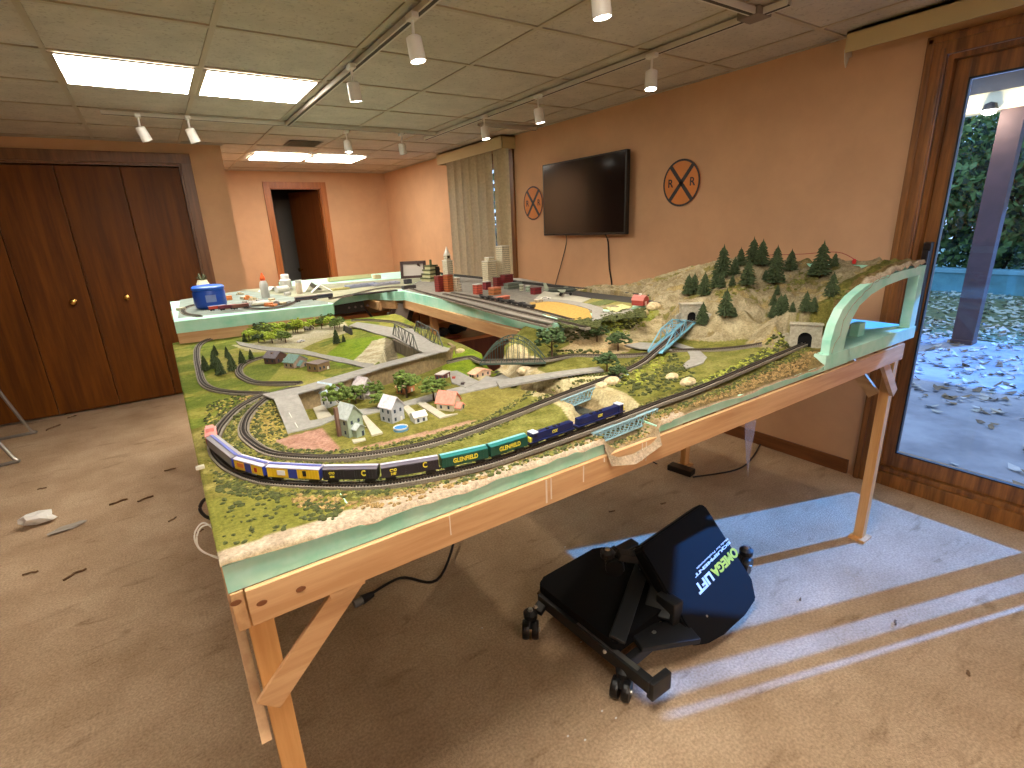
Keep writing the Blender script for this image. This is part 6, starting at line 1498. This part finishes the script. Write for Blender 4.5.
MB().lathe([(.024,.209),(.026,.214),(.008,.25),(.001,.27)],(0,0,0),12).build('spire', m_wtr, t); MB().box((-.012,-.0215,.183),(.012,-.0195,.203)).build('clock_face', m_blk, t)
t = uthing('pagoda_building','tiered green and cream model building left of the clock tower','model building',(432,281),.3)
for i, (w_, z) in enumerate(((.12,0),(.105,.028),(.09,.056),(.07,.084))):
    MB().box((-w_/2,-w_/2.6,z),(w_/2,w_/2.6,z+.018)).build('storey', mat('storey_cream',(196,194,150),.7), t); MB().box((-w_/2-.006,-w_/2.6-.006,z+.018),(w_/2+.006,w_/2.6+.006,z+.028)).build('tier_roof', mat('tier_green',(84,92,60),.7), t)
MB().bar((0,0,.11),(0,0,.15),.012,.012).build('finial', mat('tier_green',(84,92,60),.7), t)
MB().box((.0,-.048,.0),(.04,-.045,.1)).build('dark_front', m_blk, t)
tower('skyscraper','tallest white model skyscraper with stepped side before the blinds',(504,283), [(0,0,.075,.07,.26),(.03,.015,.05,.07,.17)], (222,212,180), rz=.15)
tower('office_block','lower stepped white office block left of the tall skyscraper',(490,284), [(0,0,.085,.07,.16),(.005,.0,.05,.05,.185)], (220,210,178), rz=.15)
tower('brick_building','dark red brick model building nearest the inner shelf corner',(440,292), [(0,0,.05,.045,.10)], (142,52,46), rz=.25, roof=(120,60,50))
tower('brick_building','orange brown model building next to the dark red one',(449,292), [(0,0,.05,.045,.105)], (178,98,50), rz=.25, roof=(150,70,50))
tower('stone_building','narrow cream model building right of the orange brown one',(457,291.5), [(0,0,.03,.04,.085),(.012,-.01,.02,.03,.05)], (220,206,180), rz=.25)
tower('brick_building','dark red factory block in front of the tall skyscraper',(507,286), [(0,0,.085,.05,.072)], (134,40,44), rz=.15, roof=(110,40,40))
tower('brick_building','smaller dark red block left of the factory block',(497,287), [(0,0,.035,.045,.06)], (128,44,40), rz=.15, roof=(90,50,44))
tower('shop_building','white and red corner shop near the inner tracks',(478,294.5), [(0,0,.05,.04,.058)], (196,92,72), rz=.2)
tower('shop_building','red shop with white roof right of the corner shop',(487,290), [(0,0,.05,.035,.05)], (130,40,48), rz=.2)
tower('warehouse','orange brown warehouse in mid city',(495,295), [(0,0,.07,.05,.04)], (178,112,66), rz=.2, roof=(196,120,90))
tower('warehouse','long salmon roofed low warehouse next to the black train',(502,300), [(0,0,.10,.035,.014)], (206,110,86), rz=.15, roof=(222,130,104))
tower('warehouse','grey green long warehouse behind the city streets',(513,289), [(0,0,.13,.05,.035)], (120,128,114), rz=.1, roof=(110,116,108))
tower('storage_silo','small pale silo block right of the grey green warehouse',(521.5,291), [(0,0,.018,.02,.036)], (206,206,176), rz=.1)
tower('storage_silo','pale green silo block between silo and red depot',(528,292), [(0,0,.022,.02,.034)], (170,190,166), rz=.1)
tower('brick_building','dark red depot left of the airfield',(536,294.5), [(0,0,.06,.04,.034)], (120,28,34), rz=.1, roof=(100,24,30))
t = tower('low_shed','cream low shed at the corner of the straw field',(539,303), [(0,0,.045,.02,.014)], (222,210,186), rz=.1)
# barn
t = uthing('red_barn','red model barn with pink striped roof at the back edge of the shelf','model barn',(640,305.5),.2,.003)
MX = Matrix(((1,0,0,0),(0,0,1,0),(0,1,0,0),(0,0,0,1))); t.scale = (.8,.8,.85)
MB().prism([(-.03,0),(.03,0),(.03,.026),(.02,.04),(0,.048),(-.02,.04),(-.03,.026)],-.035,.035,MX).build('walls', mat('barn_red',(156,62,54),.7), t)
k = MB()
for a,b_ in (((-.033,.025),(-.021,.041)),((-.021,.041),(0,.05)),((0,.05),(.021,.041)),((.021,.041),(.033,.025))): k.prism([a,b_,(b_[0],b_[1]+.002),(a[0],a[1]+.002)],-.038,.038,MX)
k.build('roof', mat('barn_roof',(190,116,108),.6), t); MB().box((-.009,-.0365,0),(.009,-.0345,.02)).build('barn_door', mat('barn_door_white',(220,190,180),.6), t); MB().box((-.006,-.006,.048),(.006,.006,.06)).build('cupola', m_wtr, t)
# airplane
t = uthing('model_airplane','dark model airplane with pale wings parked on the white airfield','airplane',(561,296.5),2.35,.006)
m_ap = mat('plane_dark',(50,58,52),.5); m_aw = mat('plane_wing',(150,158,140),.5)
k = MB(); k.lathe([(.001,-.085),(.012,-.06),(.014,0),(.012,.04),(.005,.085),(.001,.09)],(0,0,.028),14,Matrix.Rotation(PI/2,3,'Y')); k.build('fuselage', m_ap, t, smooth=True)
MB().prism([(-.03,-.10),(-.01,-.10),(.02,0),(-.01,.10),(-.03,.10),(-.025,0)],.028,.032).build('wing', m_aw, t)
MB().prism([(.065,-.035),(.08,-.035),(.09,0),(.08,.035),(.065,.035),(.06,0)],.03,.032).build('tail_wing', m_aw, t); MB().prism([(.06,.03),(.085,.03),(.092,.065),(.078,.065)],-.0012,.0012,MX).build('tail_fin', m_aw, t)
for a in ((-.05,0),(.0,-.02),(.0,.02)): MB().cyl((a[0],a[1]-.003,.007),(a[0],a[1]+.003,.007),.008,n=12).build('landing_wheel', m_blk, t)
# black train on the yard track, dark hopper cars
yl_ = [up_(a,b_,.005) for a,b_ in [(452,293),(490,300.5),(530,309),(572,320)]]
yl_ = [Vector((p.x,p.y,ZU+.01)) for p in resample(catmull(yl_,8),.01)]
for i in range(5):
    a = yl_[int(len(yl_)*(.30+.09*i))]; b_ = yl_[int(len(yl_)*(.30+.09*(i+1)))-1]; c = (a+b_)/2; L = (b_-a).length-.004
    t = thing('hopper_car','black open hopper car, %s in the row on the shelf yard track' % ('first','second','third','fourth','last')[i],'train car',(c.x,c.y,ZU+.0085),math.atan2(b_.y-a.y,b_.x-a.x),'black hopper cars on the shelf'); rolling(t,L)
    MB().prism([(-L/2,.01),(L/2,.01),(L/2,.021),(L/2-.004,.021),(L/2-.008,.016),(-L/2+.008,.016),(-L/2+.004,.021),(-L/2,.021)],-.0085,.0085,MX).build('car_body', mat('hopper_black',(48,48,50),.5), t)
car('white model truck on the shelf road beside the straw field',(546,300),-.9,(224,222,214),.05,fn=up_,z=.006,name='model_truck',cat='model truck')
# scrub along the shelf's right end
k = MB(); rn2 = random.Random(5)
for i in range(420):
    px = 560+rn2.random()*85; py = 320-(px-560)*.10+rn2.uniform(-3,6) if px > 600 else 322+rn2.uniform(-3,6)
    p = up_(px,py); k.ico((p.x,p.y,ZU+.002), rn2.uniform(.004,.011), 1, (1.3,1,.6), .6, rn2)
tag(k.build('shelf_scrub', mat(*S1)), 'dark scrub at the right end of the raised shelf', 'scrub', None, 'stuff')
# wire and clip on the mountain top
p = T(858,262); t = thing('wire_clip','small red wire nut with thin wire standing on the mountain top','wire connector',(2.40,1.0,1.245))
MB().lathe([(.007,0),(.008,.012),(.004,.02)],(0,0,.002),12).build('wire_nut', mat('nut_red',(190,30,30),.4), t)
MB().tube(catmull([(0,0,.02),(-.03,.06,.05),(-.05,.2,.04),(-.02,.4,.03)],5),.0015,5).build('wire', mat('wire_red',(160,50,40),.5), t)
# plastic tub in the open mountain end
t = thing('craft_spool','black and grey round spool lying inside the open end of the mountain','spool',(2.14,.97,1.0),0)
MB().lathe([(.05,0),(.052,.003),(.052,.012),(.03,.014),(.03,.03),(.052,.032),(.052,.042),(.01,.044)],(0,0,.0),24).build('spool_body', m_blk, t); MB().lathe([(.028,.0445),(.026,.047)],(0,0,0),20).build('spool_label', mat('spool_grey',(170,190,206),.4), t)
t = thing('track_offcut','short offcut of dark track leaning inside the open mountain','track',(2.2,1.12,1.0),0)
MB().bar((0,0,.012),(-.12,.12,.10),.03,.006).build('offcut_base', m_blk, t); MB().bar((-.01,-.012,.02),(-.13,.108,.108),.004,.004).build('offcut_rail', mat('pale_wood',(196,180,140),.6), t)
t = thing('foam_tray','white foam tray on the table corner inside the mountain end','tray',(2.30,1.32,1.0))
MB().box((-.09,-.12,0),(.09,.12,.02),bev=.005).build('tray_body', mat('tray_white',(220,228,230),.4), t); MB().box((-.07,-.10,.02),(.07,.10,.024)).build('tray_insert', mat('tray_blue',(60,150,180),.4), t)
# ---------------------------------------------------------------- inside the opening, below the shelf
t = thing('cabinet','orange brown wooden cabinet standing under the back of the shelf','cabinet',(0,0,0))
m_cab = wood('cabinet_orange',(196,116,66),(222,146,92),'x',.5)
MB().box((.75,3.42,0),(1.85,3.9,.93)).build('body', m_cab, t)
for i in range(3): MB().box((.77+.36*i,3.40,.05),(1.12+.36*i,3.42,.90),bev=.003).build('door', m_cab, t)
t = thing('storage_desk','orange topped wooden desk under the shelf seen through the table opening','desk',(0,0,0))
a = onz(437,341,.80)
MB().box((a.x-.02,a.y-.05,.78),(a.x+.62,a.y+.55,.80),bev=.003).build('desk_top', wood('desk_top',(206,128,66),(226,150,86),'x',.4), t)
MB().box((a.x+.0,a.y-.03,.0),(a.x+.58,a.y+.5,.78)).build('body', wood('desk_side',(104,52,24),(130,70,34),'z',.5), t)
for i, (dx,dy,c,lab) in enumerate([(.06,.10,(40,44,66),'dark blue cap shaped bundle on the desk under the shelf'),(.20,.12,(38,40,50),'black bag on the desk right of the blue bundle'),(-.0,.2,(214,206,206),'pile of white papers on the desk corner'),(.12,.0,(180,90,80),'reddish booklet at the front of the desk')]):
    o = MB().ico((0,0,.03 if i != 3 else .008),1,2,(.07,.05,.03) if i != 3 else (.05,.035,.007),.3 if i != 3 else .1,random.Random(i)).build('desk_bundle', mat('bundle_%d'%i,c,.7)); o.location = (a.x+dx,a.y+dy,.80); tag(o, lab, 'bundle')
y_ = 3.12; q = [ony(px,py,y_) for px,py in ((398,303),(411,305),(405,327),(391.5,322))]
t = thing('leaning_board','pale grey board with dark edge leaning under the shelf in the opening','board')
k = MB(); d0 = (q[3]-q[0]); L0 = q[0]+d0*(q[0].z-.0)/(q[0].z-q[3].z); d1 = (q[2]-q[1]); L1 = q[1]+d1*(q[1].z-.0)/(q[1].z-q[2].z)
v = [k.bm.verts.new(p+Vector((0,dy,0))) for dy in (0,.02) for p in (q[0],q[1],L1,L0)]
for f in ((0,1,2,3),(7,6,5,4),(0,4,5,1),(1,5,6,2),(2,6,7,3),(3,7,4,0)): k.bm.faces.new([v[i] for i in f])
k.build('board', mat('board_grey',(170,158,150),.7), t)
k = MB(); k.bar(q[0]+Vector((-.012,.01,0)),L0+Vector((-.012,.01,0)),.02,.03); k.bar(q[1]+Vector((.015,.01,0)),L1+Vector((.015,.01,0)),.03,.03); k.build('board_edge', mat('board_edge_dark',(66,44,40),.6), t)
t = thing('plastic_pipe','white vertical plastic pipe standing in the table opening','pipe',(ony(391,318,3.18).x,3.18,0)); MB().cyl((0,0,0),(0,0,.955),.022,n=16).build('pipe', mat('pipe_white',(222,206,186),.5), t); MB().cyl((0,0,0),(0,0,.03),.03,n=16).build('pipe_foot', mat('pipe_white',(222,206,186),.5), t)
yb_ = (n1_.y+n2_.y)/2; a = ony(334,306,yb_); b_ = ony(366,305,yb_)
t = thing('power_strip','black electronics box hanging under the edge of the raised shelf','electronics box',(0,0,0))
MB().box((a.x,yb_+.03,ZU-.125),(b_.x,yb_+.15,ZU-.058),bev=.004).build('case', m_blk, t); k = MB()
for i in range(5): k.cyl((a.x+.1+.04*i,yb_+.028,ZU-.09),(a.x+.1+.04*i,yb_+.032,ZU-.09),.007,n=10)
k.build('indicator_row', mat('indicator_grey',(110,96,92),.4), t)
k = MB(); k.tube(catmull([(b_.x,yb_+.06,ZU-.1),(b_.x+.05,yb_+.06,ZU-.17),(b_.x+.11,yb_+.06,ZU-.22),(b_.x+.22,yb_+.12,ZU-.16)]),.007); tag(k.build('hanging_cable', m_blk),'black cable sagging from the electronics box under the shelf','cable')
# ---------------------------------------------------------------- wires at the left table edge
def edge(px,py,x=-.02): 
    return ony(px,py,1.0)
yy_ = onx
pts = [ony(a_,b_,1.02) for a_,b_ in [(221,536),(205,523),(196,530),(195,541),(203,552),(222,558)]]
k = MB(); k.tube(catmull(pts),.0015); pts2 = [ony(a_,b_,1.0) for a_,b_ in [(220,524),(203,526),(197,536),(199,548),(212,556),(224,560)]]
k.tube(catmull(pts2),.0015); tag(k.build('white_cable', mat('cable_white',(226,220,208),.4)),'loops of white cable hanging off the front left table edge','cable')
k = MB(); k.tube(catmull([ony(a_,b_,1.12) for a_,b_ in [(211,496),(203,501),(200,509),(205,516),(214,520)]]),.0035); tag(k.build('black_cable', m_blk),'short black cable loop hanging above the white cable','cable')
o = MB().box((-.008,-.005,0),(.008,.005,.007),bev=.001).build('wire_block', m_conc); p = ony(200,467,1.15); o.location = (p.x+.0,p.y,p.z-.004); tag(o,'tiny cream block clipped to the left table edge','block')
# ---------------------------------------------------------------- light and world
sun = bpy.data.lights.new('sun','SUN'); sun.energy = 8.5; sun.angle = .012; sun.color = (.07,.31,1.0)
so = bpy.data.objects.new('sun', sun); C.objects.link(so)
so.rotation_euler = Vector((-1,.345,-.77)).to_track_quat('-Z','Y').to_euler()
w = bpy.data.worlds.new('world'); bpy.context.scene.world = w; w.use_nodes = True
bg = w.node_tree.nodes['Background']; bg.inputs[0].default_value = (.42,.62,1.0,1); bg.inputs[1].default_value = 1.6
sc = bpy.context.scene
sc.view_settings.view_transform = 'Standard'; sc.view_settings.look = 'None'; sc.view_settings.gamma = 1; sc.view_settings.use_curve_mapping = False
sc.view_settings.exposure = .70
